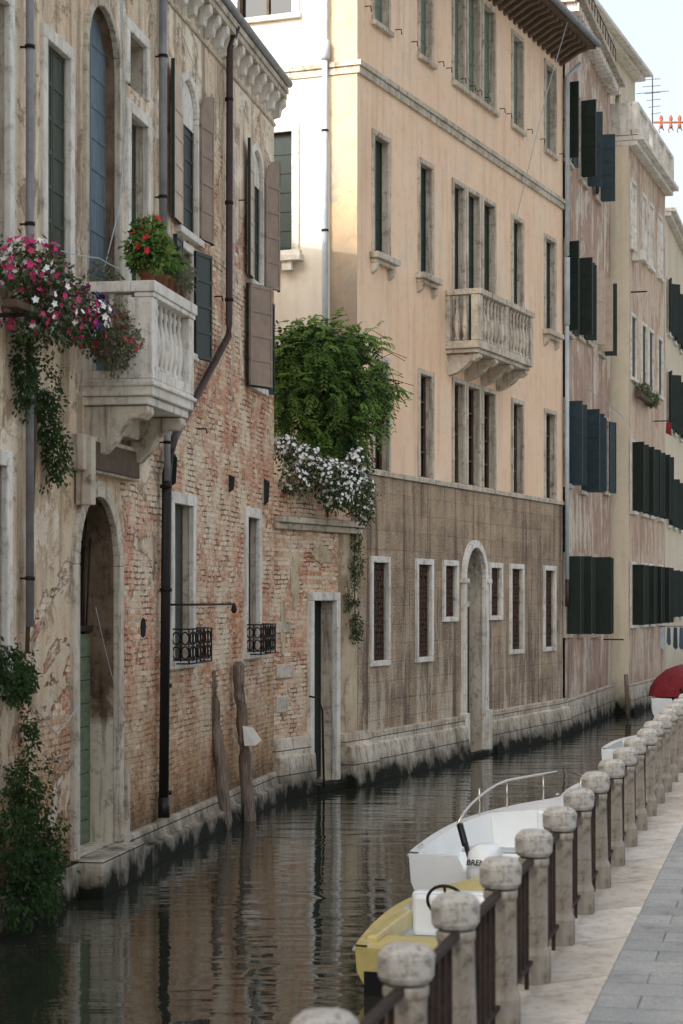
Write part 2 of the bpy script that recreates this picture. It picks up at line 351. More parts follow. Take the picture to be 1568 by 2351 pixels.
def prism_u(a,m,u0,u1,poly):
    a.slab([m(u0,p[0],p[1]) for p in poly],m(u1,0,0)-m(u0,0,0))
BAL=[(.045,0),(.055,.0),(.055,.04),(.035,.06),(.04,.09),(.062,.17),(.068,.24),(.055,.33),(.032,.42),(.028,.46),(.042,.48),(.042,.51),(.03,.53),(.04,.58),(.055,.6),(.055,.64)]
def baluster(a,c,h):
    k=h/.64; a.lathe(c,[(r,z*k) for r,z in BAL],10)
def petal_flower(a,p,n,r):
    n=Vector(n).normalized(); t=n.cross(Vector((.3,.2,1))).normalized(); b=n.cross(t); ph=U(0,6)
    v=[Vector(p)]
    for i in range(10):
        q=ph+math.pi*i/5; rr=r if i%2==0 else r*.62
        v.append(Vector(p)+(t*math.cos(q)+b*math.sin(q))*rr+n*r*.25)
    a.add(v,[(0,1+i,1+(i+1)%10) for i in range(10)])
def rdir():
    z=U(-1,1); a=U(0,6.2832); r=math.sqrt(1-z*z); return Vector((r*math.cos(a),r*math.sin(a),z))
def one_leaf(a,p,ax,sz,asp=.45):
    ax=ax.normalized(); w=ax.cross(rdir()); 
    if w.length<.05: return
    w.normalize(); n=ax.cross(w); m_=p+ax*sz*.5
    a.add([p,m_+w*sz*asp*.5+n*sz*.1,p+ax*sz,m_-w*sz*asp*.5+n*sz*.1],[(0,1,2),(0,2,3)])
def bush(accs,ells,n,size,droop=.5,asp=.5,gap=.0,flow=None,nf=0,fr=.03,compound=0,spread=.3):
    wt=[(e[3]*e[4]*e[5])**.67 for e in ells]
    for k in range(n):
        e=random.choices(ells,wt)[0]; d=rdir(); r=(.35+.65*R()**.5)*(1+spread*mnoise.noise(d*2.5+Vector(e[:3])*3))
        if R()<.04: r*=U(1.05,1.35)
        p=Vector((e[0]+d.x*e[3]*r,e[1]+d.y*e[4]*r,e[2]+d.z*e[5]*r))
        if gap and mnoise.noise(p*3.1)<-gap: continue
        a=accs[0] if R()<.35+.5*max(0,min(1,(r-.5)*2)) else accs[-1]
        ax=d*.7+rdir()*.8+Vector((0,0,-droop))
        if compound:
            ax=(d*1.0+rdir()*.5+Vector((0,0,-droop*.4))).normalized(); ln=U(.22,.38); side=ax.cross(Vector((0,0,1))).normalized() if abs(ax.z)<.95 else Vector((1,0,0))
            for i in range(compound):
                t=(i+.5)/compound; q=p+ax*ln*t+Vector((0,0,-.12*t*t))
                for sgn in (1,-1): one_leaf(a,q,side*sgn+ax*.5+Vector((0,0,-.45)),size*(1.1-.4*t),.38)
        else: one_leaf(a,p,ax,size*U(.6,1.3),asp)
    if flow:
        for k in range(nf):
            e=random.choices(ells,wt)[0]; d=rdir(); 
            if d.z<-.6: d.z=-d.z
            r=U(.85,1.12); p=(e[0]+d.x*e[3]*r,e[1]+d.y*e[4]*r,e[2]+d.z*e[5]*r)
            petal_flower(random.choice(flow),p,d+rdir()*.5,fr*U(.7,1.2))
def W(px,py,Y): return ((px-CX)/F*Y,Y,EYE-(py-HY)/F*Y)
# ================================================================== LEFT HOUSE
T=Thing('brick_canal_house',L.M); u=L.u; z=L.z
lw=T.p('walls',M['lwall']); rv=T.p('window_reveals',M['stone_d']); rvb=T.p('door_reveals',M['reveal_b'])
H=[]
def add(pxa,pxb,z0,z1,arch=False,D=.22,r=None): 
    h=(u(pxa),u(pxb),z0,z1,arch,D)+((r,) if r else ()); H.append(h); return h
w1=add(101,155,6.95,9.75,False,.16); bd=add(196,268,6.1,10.75,True,.3,rvb); w3=add(292,332,7.3,9.75); w3b=add(292,332,10.1,10.8)
w4=add(408,449,8.75,10.95,True); w5=add(573,599,8.75,10.98,True)
w4b=add(406,440,7.05,8.5); w5b=add(575,601,7.05,8.5)
w4c=add(394,438,2.62,4.85); w5c=add(564,591,2.62,4.85)
w0=add(-70,15,6.95,9.75)
w0b=add(-60,9,2.6,4.9)
dr=add(173,265,.45,4.75,True,.4,rvb)
w00=add(-420,-330,2.6,4.6); w01=add(-420,-330,7,9.7)
UE=u(629)
wall(lw,rv,mx,-9,UE,-1.,12.3,H)
T.p('side_walls',M['lwall']).box(-9,UE-.003,.45,9,-1,12.25)
T.p('side_walls').box(UE-.06,UE-.004,.004,.448,-1,12.25)
st=T.p('stone_frames',M['stone'],.012)
frame(st,mx,w1,.14,.05); frame(st,mx,w0,.14,.05); frame(st,mx,w3,.14,.06,False); frame(st,mx,w3b,.13,.045,False)
frame(T.p('door_surround',M['stone_d'],.01),mx,bd,.1,.05,False)
frame(st,mx,w4,.12,.05); frame(st,mx,w5,.12,.05); frame(st,mx,w4b,.1,.03); frame(st,mx,w5b,.1,.04)
frame(st,mx,w4c,.15,.05); frame(st,mx,w5c,.15,.05); frame(st,mx,w0b,.15,.05); frame(st,mx,w00,.15,.05); frame(st,mx,w01,.15,.05)
sd=T.p('weathered_stone_trim',M['stone_d'],.015)
frame(sd,mx,dr,.2,.06,False)
sd.box(u(265)+.21,u(265)+.34,-.1,.05,.2,1.4)
sd.box(u(162),u(294),-.16,.05,5.0,5.42)
T.p('timber_lintel',M['wood'],.01).box(u(176),u(286),-.2,-.163,5.03,5.36)
sd.box(u(169),u(179),-.22,-.02,4.6,5.4)
for h in (w0,w01,w00,w0b): fill(T,mx,h,'shut','greyg',.22)
fill(T,mx,w1,'shut','greyg',.12); fill(T,mx,bd,'shut','blue',.22); fill(T,mx,w3,'shut','greyg',.2); fill(T,mx,w3b,'dark','greyg',.2)
fill(T,mx,w4,'shut','green',.12); fill(T,mx,w5,'shut','green',.12); fill(T,mx,w4b,'glass','green',.2); fill(T,mx,w5b,'glass','green',.2)
fill(T,mx,w4c,'shut','greyg',.2); fill(T,mx,w5c,'glass','wood',.2); fill(T,mx,dr,'dark',D=.4)
lw2=T.p('lunettes',M['stone'],.005)
for h in (w4,w5):
    r=(h[1]-h[0])/2-.02; c=(h[0]+h[1])/2; zc=h[3]-(h[1]-h[0])/2-.12
    lw2.slab([(c-r*math.cos(math.pi*i/14),.02,zc+.12+r*math.sin(math.pi*i/14)) for i in range(15)]+[(c+r,.02,zc),(c-r,.02,zc)],(0,.02,0))
dl=T.p('water_door',M['ygreen'],.006); 
for i in range(9): dl.box(dr[0]+.02,dr[1]-.02,.32,.365,.46+i*.29,.46+i*.29+.282)
T.p('door_fanlight_bars',M['rust']).box(dr[0],dr[1],.29,.34,3.1,3.17)
fb=T.p('door_fanlight_bars')
for i in range(7):
    x=dr[0]+.1+i*.22; fb.tube([(x,.3,3.1),(x+.25,.3,4.6)],.012,6)
def pair(h,a1,a2,arch,m1,m2,wd=None,o1=-.04,o2=-.08,w2=None):
    wd=wd or (h[1]-h[0])/2; w2=w2 or wd
    leafpanel(T.p('open_shutters_'+m1,M[m1]),mx,h[0]-.02,o1,h[2]+.02,h[3],wd,a1,arch)
    leafpanel(T.p('open_shutters_'+m2,M[m2]),mx,h[1]+.02,o2,h[2]+.02,h[3],w2,a2,arch)
    ge=T.p('shutter_edges',M['green'])
    for hu,aa,oo,wq in ((h[0]-.02,a1,o1,wd),(h[1]+.02,a2,o2,w2)):
        c,s=math.cos(math.radians(aa)),math.sin(math.radians(aa))
        ge.obox((hu+c*(wq+.001),oo-s*(wq+.001),h[2]),(c*.02,-s*.02,0),(s*.05,c*.05,0),(0,0,h[3]-h[2]))
pair(w4,177,8,True,'beige','brownsh',.62,w2=.5); pair(w5,176,20,True,'beige','brownsh')
T.p('open_shutters_green',M['green'])
leafpanel(T.p('open_shutters_green'),mx,u(440),-.06,7.0,8.55,.55,12)
leafpanel(T.p('open_shutters_green'),mx,w4b[0],-.05,7.0,8.55,.5,176)
leafpanel(T.p('open_shutters_brownsh'),mx,u(560),-.11,6.98,8.62,.60,24); leafpanel(T.p('open_shutters_green'),mx,u(560),-.06,6.96,8.64,.64,24,th=.02)
leafpanel(T.p('open_shutters_green'),mx,w5b[1]+.02,-.06,7.0,8.55,.45,8)
ge=T.p('shutter_edges')
br=T.p('eave_brackets',M['stone'],.012); x=-8.8
while x<UE-.1:
    br.slab([(x,.02,12.20),(x,-.22,12.20),(x,-.22,12.08),(x,-.14,12.02),(x,-.12,11.90),(x,.02,11.86)],(.17,0,0)); x+=.56
ev=T.p('eave_slab',M['stone_d'],.01); ev.box(-9,UE+.03,-.26,.4,12.3,12.4); T.p('bracket_fascia',M['stone_d'],.01).box(-9,UE+.02,-.23,.0,12.203,12.297)
T.p('eave_moulding',M['stone_d'],.015).box(-9,UE+.02,-.035,.02,11.74,11.8)
gt=T.p('gutter',M['pipe_g']); 
gt.slab([(-9,-.27+.06*math.cos(a),12.48+.07*math.sin(a)) for a in [math.pi+math.pi*i/8 for i in range(9)]]+[(-9,-.22,12.50),(-9,-.33,12.50)],(UE+9.03,0,0))
rf=T.p('roof',M['tiles']); rf.slab([(-9,-.28,12.52),(-9,4.6,14.3),(-9,9.4,12.5),(-9,9.4,12.41),(-9,4.6,14.1),(-9,-.2,12.41)],(UE+9.04,0,0))
T.p('side_walls').slab([(UE-.3,.05,12.26),(UE-.3,9,12.26),(UE-.3,4.6,14.05)],(.29,0,0))
pg=T.p('grey_downpipes',M['pipe_g']); k_=T.p('pipe_brackets',M['iron'])
def vpipe(a,x,z0,z1,r=.055,y=-.11,c=True):
    a.tube([(x,y,z0),(x,y,z1)],r,12)
    zz=z0+.5
    while zz<z1:
        k_.lathe((x,y,zz),[(r+.012,0),(r+.012,.04)],12); k_.box(x-.01,x+.01,y,.0,zz+.01,zz+.03); zz+=1.9
vpipe(pg,u(46),3.2,12.2,.045); vpipe(pg,u(356),8.4,12.2,.055)
pb=T.p('brown_downpipe',M['pipe_b']); pbx=u(510)
kz=z(526,775); pk=T.p('black_downpipe',M['pipe_k'])
pb.tube([(pbx,-.24,12.35),(pbx,-.12,12.0),(pbx,-.11,kz+.15),(pbx-.05,-.11,kz-.05),(u(380)+.1,-.11,z(392,1005)),(u(372),-.11,z(384,1045))],.055,12)
for zz in (11.2,9.6,8.1): k_.lathe((pbx,-.11,zz),[(.068,0),(.068,.05)],12)
pk.tube([(u(372),-.11,z(384,1045)+.05),(u(365),-.11,5.2),(u(356),-.12,.8)],.068,12); pk.tube([(u(356),-.12,.82),(u(355),-.13,.55)],.08,12)
for zz in (5.0,3.6,2.3,.85): k_.lathe((u(362),-.115,zz),[(.085,0),(.085,.05)],12)
vpipe(pg,u(361),5.1,5.95,.045,-.14)
ft=T.p('stone_footing',M['stone_w'],.02)
prism_u(ft,mx,u(279),UE+.2,[(.05,.5),(-.08,.5),(-.12,.3),(-.2,.28),(-.26,-.8),(.05,-.8)])
prism_u(ft,mx,-9,u(169),[(.05,.42),(-.06,.42),(-.12,-.8),(.05,-.8)])
ft.box(u(170),u(266)+.1,-.35,.38,-.5,.44)
bz=6.1; b0=u(188); b1=b0+2.05; pj=.86
bs=T.p('balcony_slab',M['stone'],.015); bs.box(b0,b1,-pj,.02,bz-.2,bz); bs.box(b0+.05,b1-.05,-pj+.06,.02,bz-.3,bz-.203)
bs.box(b0-.03,b1+.03,-pj-.04,.02,bz-.09,bz-.04)
bb=T.p('balcony_balustrade',M['stone'],.01)
bb.box(b0-.03,b1+.03,-pj-.04,-pj+.26,7.12,7.25); bb.box(b0-.03,b0+.25,-pj+.262,.02,7.12,7.25); bb.box(b1-.25,b1+.03,-pj+.262,.02,7.12,7.25)
bb.box(b0-.01,b1+.01,-pj-.02,-pj+.22,7.06,7.117)
bb.box(b0,b0+.24,-pj,-pj+.3,bz+.002,7.058); bb.box(b1-.24,b1,-pj,-pj+.3,bz+.002,7.058)
bb.box(b0+.02,b0+.2,-.12,.02,bz+.002,7.117); bb.box(b1-.2,b1-.02,-.12,.02,bz+.002,7.117)
bb.box(b0+.242,b1-.242,-pj+.01,-pj+.22,bz+.002,bz+.12)
bb.box(b0+.01,b0+.22,-pj+.302,-.122,bz+.002,bz+.1)
ba=T.p('balusters',M['stone'])
n=7
for i in range(n): baluster(ba,(b0+.36+(b1-b0-.72)*i/(n-1),-pj+.12,bz+.12),.94)
baluster(ba,(b0+.12,-.33,bz+.1),.96); baluster(ba,(b1-.12,-.33,bz+.1),.96)
cb=T.p('balcony_corbels',M['stone_d'],.02)
sc=[(.02,bz-.31),(-.78,bz-.31),(-.80,bz-.40),(-.72,bz-.47),(-.58,bz-.46),(-.46,bz-.55),(-.38,bz-.72),(-.24,bz-.86),(-.08,bz-.92),(.02,bz-.92)]
for x in (b0+.1,b1-.35): prism_u(cb,mx,x,x+.25,sc)
cb.box(b0+.36,b1-.36,-.25,.02,bz-.6,bz-.305)
cb2=T.p('cables',M['pipe_l'])
def cable(pts,r=.008):
    P_=[]; 
    for i in range(len(pts)-1):
        a,b=Vector(pts[i]),Vector(pts[i+1])
        for j in range(8): t=j/8; q=a.lerp(b,t); q.z-=.25*t*(1-t)*(a-b).length*.3; P_.append(q)
    P_.append(Vector(pts[-1])); cb2.tube(P_,r,5)
cable([(u(250),-.12,11.4),(u(255),-.2,9.5),(u(215),-.3,8.0)]); cable([(u(262),-.1,11.9),(u(240),-.25,8.6),(u(200),-.2,7.4)])
cable([(u(20),-.3,7.25),(u(110),-.6,7.3),(u(180),-.6,7.35)],.006)
cable([(u(205),-.08,3.4),(u(240),-.08,2.6),(u(290),-.08,1.8)],.005); cable([(u(20),-.12,2.6),(u(90),-.2,2.0),(u(160),-.12,2.3)],.006)
cable([(u(405),-.03,11.6),(u(470),-.03,11.0),(u(512),-.03,11.2)],.006); cable([(u(530),-.03,11.3),(u(534),-.03,8.5),(u(528),-.03,6.5)],.006)
ir=T.p('iron_fittings',M['rust'])
ir.tube([(u(380),-.05,3.42),(u(380),-.25,3.42),(u(490),-.32,3.42)],.018,6); ir.lathe((u(490),-.32,3.28),[(.02,.0),(.05,.05),(.03,.12),(.015,.16)],8)
for px,zz in ((470,9.9),(492,8.1),(548,9.9),(410,6.9),(455,6.0)): ir.tube([(u(px),0,zz),(u(px),-.12,zz),(u(px)+.05,-.12,zz-.06)],.012,5)
for a_,b_,c_ in ((522,1110,.24),(603,1130,.4)):
    x=u(a_); zz=z(a_,b_); ge.slab([(x,-.02,zz-c_*.6),(x,-.10,zz-c_*.4),(x,-.12,zz+c_*.4),(x,-.02,zz+c_*.6)],(.02,0,0))
x=u(384); ge.slab([(x,-.04,5.05),(x,-.12,5.1),(x,-.14,5.45),(x,-.04,5.55)],(.02,0,0))
ov=T.p('oval_vent',M['dark']); ov.slab([(u(328)+.12*math.cos(t*.3927),-.012,3.12+.13*math.sin(t*.3927)) for t in range(16)],(0,.014,0))
ig=T.p('window_guards',M['iron'])
for h in (w4c,w5c):
    a0,a1=h[0]-.12,h[1]+.12; zz0,zz1=h[2]-.02,h[2]+.46; D=-.28
    for zz in (zz0,zz0+.05,zz1): ig.tube([(a0,0,zz),(a0,D,zz),(a1,D,zz),(a1,0,zz)],.012,6)
    def scroll(c0,ax):
        for q in range(4):
            pts=[]
            for i in range(13):
                t=2*math.pi*i/12; r1=.075; cx_=.085*(1 if q%2 else -1); cz_=.1*(1 if q//2 else -1)
                pts.append(Vector(c0)+Vector(ax)*(cx_+r1*math.cos(t)*.95)+Vector((0,0,cz_+r1*math.sin(t)*1.15)))
            ig.tube(pts,.011,5)
        ig.tube([Vector(c0)-Vector((0,0,.22)),Vector(c0)+Vector((0,0,.22))],.011,5)
    nn=max(2,int((a1-a0)/.36))
    for i in range(nn): scroll((a0+(a1-a0)*(i+.5)/nn,D,zz0+.25),(1,0,0))
    for i in range(nn+1): x=a0+(a1-a0)*i/nn; ig.tube([(x,D,zz0),(x,D,zz1)],.012,5)
    scroll((a0,D/2-.02,zz0+.25),(0,.75,0)); scroll((a1,D/2-.02,zz0+.25),(0,.75,0))
T.build()
T=Thing('added_shading_house',L.M); Hn=[]  # unseen house added to throw shade over the foreground walk
fr=T.p('stone_frames',M['stone'],.01)  # window frames of the added unseen house
for i in range(7):
    for z0,z1 in ((2.6,4.6),(7.,9.2),(10.,11.6)):
        h=(-40+i*4.3,-38.9+i*4.3,z0,z1,False,.2); Hn.append(h); frame(fr,mx,h,.13,.05); fill(T,mx,h,'shut','green',.2)
wall(T.p('front_wall',M['gwall']),T.p('reveals',M['stone_d']),mx,-44,-9.01,-1,13.2,Hn,.2)
T.p('body',M['gwall']).box(-43.99,-9.02,.25,9,-1,13.2); T.p('eave',M['stone_d'],.01).box(-44,-9.03,-.3,9,13.21,13.35)
T.p('roof',M['tiles']).slab([(-44,-.4,13.36),(-44,4.6,15.2),(-44,9.4,13.36)],(34.97,0,0)); T.build()
def plant(name,Mx,ells,n,size,mats=('leaf','leaf_d'),flow=None,nf=0,fr=.03,**k):
    t=Thing(name,Mx); accs=[t.p('foliage_%d'%i,M[m],raw=True) for i,m in enumerate(mats)]
    fl=[t.p('blooms_'+m,M[m],raw=True) for m in (flow or [])]
    bush(accs,ells,n,size,flow=fl or None,nf=nf,fr=fr,**k); return t
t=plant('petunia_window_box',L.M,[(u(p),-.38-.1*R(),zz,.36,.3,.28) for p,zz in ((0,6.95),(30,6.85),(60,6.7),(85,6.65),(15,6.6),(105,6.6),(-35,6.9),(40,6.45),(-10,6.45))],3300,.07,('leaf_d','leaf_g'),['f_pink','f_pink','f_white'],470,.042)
t.p('planter',M['wood'],.01).box(u(-60),u(70),-.46,-.3,6.42,6.5); t.p('planter_brackets',M['iron']).box(u(-40),u(-36),-.5,0,6.36,6.4)
bush([t.p('foliage_0')],[(u(105),-.45,6.65,.28,.28,.28)],250,.06,flow=[t.p('blooms_f_white'),t.p('blooms_f_purple',M['f_purple'],raw=True)],nf=120,fr=.042)
t.build()
t=plant('flowering_pot_plants',L.M,[(u(140)+.1,-.5,6.55,.33,.25,.2),(u(165),-.55,6.5,.3,.3,.22),(u(180),-.35,6.75,.25,.25,.22),(u(190),-.5,6.6,.2,.25,.3),(u(150),-.5,6.4,.3,.3,.2)],3000,.05,('leaf_g','wood'),['f_red'],60,.038)
t.p('planter',M['wood'],.01).box(u(135),u(165),-.55,-.42,6.26,6.38); t.build()
t=plant('potted_geranium',L.M,[(b0+.30,-.72,7.64,.3,.26,.26),(b0+.85,-.7,7.66,.34,.28,.22),(b0+.5,-.7,7.9,.2,.2,.2)],2600,.08,('leaf','leaf_d'),['f_red'],45,.05)
po=t.p('pots',M['terr'])
for i in range(6): po.lathe((b0+.3+i*.3,-.72,7.25),[(.07,0),(.10,.17),(.12,.17),(.12,.21),(.09,.21)],14)
bush([t.p('dry_foliage',M['leaf_g'],raw=True)],[(b0+1.3,-.72,7.6,.35,.25,.25),(b0+1.7,-.7,7.55,.25,.25,.2)],1300,.07)
t.build()
t=plant('trailing_lavender',L.M,[(b0-.05,-.45,6.55,.2,.22,.45),(b0+.2,-.2,7.35,.25,.2,.25)],800,.055,('leaf_g','leaf_g')); t.build()
t=plant('hanging_ivy',L.M,[(u(30),-.12,z(40,850),.2,.14,.45),(u(62),-.16,z(80,900),.28,.18,.4),(u(80),-.13,z(95,960),.28,.15,.35),(u(100),-.14,z(115,1050),.24,.14,.35)],4200,.055,('leaf_d','leaf_d'),gap=.2,droop=.9,spread=.7)
t.p('stems',M['stem']).tube([(u(55),-.08,z(62,760)),(u(60),-.1,z(66,1000)),(u(52),-.08,z(58,1300)),(u(46),-.08,z(50,1500))],.025,6); t.build()
t=plant('wall_ivy',L.M,[(u(-5),-.14,z(20,1540),.4,.18,.3),(u(22),-.12,z(45,1570),.25,.14,.22),(u(40),-.12,z(62,1690),.16,.1,.25),(u(28),-.18,z(60,1800),.42,.18,.42),(u(40),-.22,z(75,1950),.55,.22,.45),(u(10),-.26,z(45,2040),.7,.24,.3),(u(80),-.16,z(105,1990),.3,.16,.45),(u(-10),-.22,z(20,1900),.35,.18,.5)],12000,.06,('leaf_d','leaf_d'),gap=.15,droop=.8,spread=.9)
t.build()
# ================================================================== mooring poles
def pole(px0,py0,px1,py1,Y,r):
    t=Thing('mooring_pole'); a=t.p('shaft',M['pole']); A=Vector(W(px0,py0,Y)); B=Vector(W(px1,py1,Y)); B=B+(B-A)*.35
    pts=[A.lerp(B,i/14)+Vector((U(-.015,.015),U(-.015,.015),0)) for i in range(15)]
    a.tube([A+Vector((0,0,.03))]+pts,[r*.6]+[r*(.85+.15*i/14+U(-.06,.06)) for i in range(15)],14); return t
t=pole(484,1542,520,1900,30.4,.1); t.build()
t=pole(546,1527,573,1885,31.6,.105)
pz=Vector(W(573,1690,31.42)); t.p('notice_sheet',M['paper'],0).slab([pz+Vector((-.11,0,.16)),pz+Vector((.05,-.02,.14)),pz+Vector((.19,-.06,-.06)),pz+Vector((.1,-.07,-.14)),pz+Vector((-.08,-.02,-.15))],(.002,.004,0)); t.build()
# ================================================================== GARDEN WALL
T=Thing('garden_wall',G.M); u=G.u; z=G.z
g0=u(626); dh=(u(713),u(766),.15,3.48,False,.32)
wall(T.p('brick_wall',M['brick']),T.p('door_reveal',M['stone_d']),mx,g0,u(776),-1,4.72,[dh],.45)
wall(T.p('rendered_wall',M['gwall']),T.p('door_reveal'),mx,u(776),0.,-1,4.72,[])
pa=T.p('remnant_render',M['gwall'],.01)
def blob(px,py,w,h,th=.025):
    x,zz=u(px),z(px,py); N=28; pts=[]
    for i in range(N):
        a=2*math.pi*i/N; rr=1+.75*mnoise.noise(Vector((math.cos(a)*2.2,math.sin(a)*2.2,px)))+U(-.08,.08)
        pts.append((x+w*rr*math.cos(a),-th,zz+h*rr*math.sin(a)))
    pa.slab(pts,(0,th+.01,0))
blob(675,1335,.17,.5); blob(648,1440,.1,.45); blob(740,1275,.4,.16); blob(650,1620,.15,.2,.02)
T.p('parapet',M['brick']).box(g0,u(805),.0,.3,4.97,5.55)
co=T.p('cornice',M['stone_d'],.02); co.box(g0-.02,0.02,-.2,.3,4.84,4.95); co.box(g0-.02,0.02,-.12,.3,4.725,4.838)
fs=T.p('door_frame',M['stone'],.012); frame(fs,mx,dh,.14,.08,False)
dp=T.p('door',M['green'],.006); leafpanel(dp,mx,dh[0],.27,.2,3.46,dh[1]-dh[0],0,step=.8)
T.p('door_handle',M['rust']).lathe((dh[0]+.15,.24,1.6),[(.02,0),(.05,.03),(.05,.12),(.02,.15)],8)
T.p('terrace_body',M['brick']).box(g0+.02,-.02,.46,6,-1,5.0)
ft=T.p('stone_footing',M['stone_w'],.02)
prism_u(ft,mx,g0-.1,dh[0]-.18,[(.05,1.05),(-.1,1.05),(-.13,.75),(-.2,.73),(-.3,-.8),(.05,-.8)])
prism_u(ft,mx,dh[1]+.15,.3,[(.05,1.0),(-.16,1.0),(-.18,.78),(-.3,.76),(-.5,-.8),(.05,-.8)])
ft.box(dh[0]-.14,dh[1]+.14,-.25,.3,-.8,.15)
T.p('handrail',M['rust']).tube([(dh[0]-.25,-.1,1.75),(dh[0]-.22,-.28,1.72),(dh[0]-.2,-.34,1.5),(dh[0]-.18,-.36,.1)],.02,6)
q=T.p('quoin_stones',M['stone_d'],.02)
for i,(a,b) in enumerate(((2.1,2.35),(2.9,3.1),(1.5,1.8))): q.box(g0+.1,g0+.75-.1*i,-.03,.05,a,b)
T.build()
t=Thing('wisteria'); a=[t.p('foliage_light',M['leaf'],raw=True),t.p('foliage_dark',M['leaf_d'],raw=True)]
E=[(-.95,36.4,7.95,.4,.5,.4),(-.95,36.3,7.35,.35,.5,.5),(-.35,36.3,8.05,.5,.6,.4),(.1,36.5,7.85,.42,.5,.42),(-.4,36.3,7.3,.5,.5,.45),(.2,36.5,7.25,.45,.45,.45),(.6,36.9,7.5,.28,.3,.25),(.3,36.9,8.3,.3,.3,.14),(-.6,36.6,8.4,.28,.4,.1),(.02,36.4,6.6,.36,.3,.4),(-.55,36.4,6.6,.35,.3,.35),(.8,37.0,7.1,.13,.16,.3),(.45,36.6,6.75,.13,.2,.45),(-1.05,36.3,6.8,.15,.3,.3),(.88,37.1,7.35,.2,.1,.08)]
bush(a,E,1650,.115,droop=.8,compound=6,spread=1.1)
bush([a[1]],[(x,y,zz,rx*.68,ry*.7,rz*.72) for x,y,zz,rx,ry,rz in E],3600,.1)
bush([a[1]],[(.25,36.5,6.0,.35,.3,.4),(-.2,36.6,6.2,.5,.2,.3)],1100,.06,flow=[t.p('red_blooms',M['f_red'],raw=True)],nf=18,fr=.055)
s=t.p('stems',M['stem']); s.tube([(-.3,36.9,5.),(-.2,36.8,6.),(-.35,36.7,7.),(0,36.6,8.)],[.06,.05,.04,.02],8); s.tube([(.3,37,5.),(.2,36.9,6.2),(.4,36.8,7.4)],[.05,.04,.02],8)
for q in range(12):
    x0,z0=U(-.8,.8),U(7.2,8.2); s.tube([(x0,36.2,z0),(x0+U(.1,.35),36.,z0+U(-.1,.3)),(x0+U(.3,.6),35.9,z0+U(-.5,.1))],.006,4)
t.build()
t=plant('white_petunias',None,[(-.98,35.2,6.15,.25,.3,.2),(-.65,35.3,5.95,.33,.32,.25),(-.3,35.6,5.7,.38,.35,.3),(.05,35.95,5.55,.38,.35,.36),(.33,36.3,5.4,.28,.32,.4),(.42,36.6,5.1,.16,.22,.25),(-.1,35.8,5.3,.3,.28,.22),(.3,36.1,5.95,.22,.25,.25),(-.8,35.25,5.6,.3,.2,.3)],5600,.07,('leaf_d','leaf_g'),['f_white'],1150,.038,spread=.6)
t.p('planter_box',M['terr'],.01).box(-1.,.2,36.3,36.5,5.55,5.75); t.build()
t=plant('climbing_vine',G.M,[(u(806),-.12,z(806,1300),.12,.12,.3),(u(797),-.12,z(800,1370),.22,.12,.3),(u(808),-.1,z(812,1440),.16,.1,.3),(u(806),-.1,z(808,1240),.07,.1,.35)],1900,.055,('leaf_d','leaf_g'),gap=.25,droop=.9,spread=.8); 
t.p('stems',M['stem']).tube([(u(812),-.05,5.0),(u(806),-.06,4.0),(u(812),-.05,2.7)],.012,5); t.build()
# ================================================================== OCHRE PALAZZO
T=Thing('ochre_palazzo',O.M); u=O.u; z=O.z; UE=u(1292)
cols=[(857,890),(962,990),(1176,1198),(1251,1273)]
Hu=[]; DO=.2
pk=T.p('upper_wall',M['peach']); rv=T.p('window_reveals',M['stone_d']); fr=T.p('stone_frames',M['stone_d'],.012)
kinds=[]
for c in cols:
    a,b=u(c[0]),u(c[1])
    for (z0,z1,kd,mt,sl) in ((14.7,16.85,'shut','sage',True),(10.2,12.5,'shut','green',True),(6.02,8.15,'glass','wood',False)):
        h=(a,b,z0,z1,False,DO); Hu.append(h); kinds.append((h,kd,mt,sl))
for (pa_,pb_) in ((1040,1064),(1072,1099),(1108,1134)):
    a,b=u(pa_),u(pb_)
    for (z0,z1,kd,mt) in ((14.7,16.95,'shut','sage'),(9.0,12.5,'shut','green'),(6.02,8.2,'glass','wood')):
        h=(a,b,z0,z1,False,DO); Hu.append(h); kinds.append((h,kd,mt,False))
wall(pk,rv,mx,0,UE,5.99,17.2,Hu)
for h,kd,mt,sl in kinds: 
    trip=u(1035)<h[0]<u(1135)
    frame(fr,mx,h,.1 if not trip else .09,.04,False); fill(T,mx,h,kd,mt,DO)
    if not trip and h[2]>10 and h[2]<11:
        fr.box(h[0]-.22,h[1]+.22,-.2,.0,h[2]-.12,h[2]-.001); fr.box(h[0]-.16,h[1]+.16,-.12,.0,h[2]-.2,h[2]-.122)
        for x in (h[0]-.14,h[1]+.0): fr.slab([(x,0,h[2]-.202),(x,-.14,h[2]-.202),(x,-.1,h[2]-.34),(x,0,h[2]-.42)],(.14,0,0))
    elif not trip and h[2]>14: fr.box(h[0]-.13,h[1]+.13,-.1,.0,h[2]-.1,h[2]-.001)
fr.box(u(1036),u(1139),-.1,0,14.58,14.69)
sc=T.p('string_courses',M['stone_d'],.01)
sc.box(-.06,UE,-.1,.0,13.62,13.72); sc.box(-.03,UE,-.06,.0,13.48,13.617); sc.box(.0,UE,-.05,.0,5.9,6.0)
sc.box(-.06,0,0.0,9,13.62,13.72); sc.box(-.03,0,.0,9,13.48,13.617)
Hl=[]; lk=[]
for a,b,z0,z1 in ((853,888,2.3,4.22),(957,988,2.3,4.22),(1019,1046,3.12,4.22),(1124,1148,3.12,4.22),(1172,1197,2.3,4.22),(1249,1271,2.3,4.22)):
    h=(u(a),u(b),z0,z1,False,.16); Hl.append(h); lk.append(h)
dh=(u(1064),u(1109),.1,4.65,True,.42); Hl.append(dh)
wall(T.p('rusticated_wall',M['ashlar']),rv,mx,0,UE,-1,5.89,Hl)
fw=T.p('ground_floor_frames',M['stone'],.012)
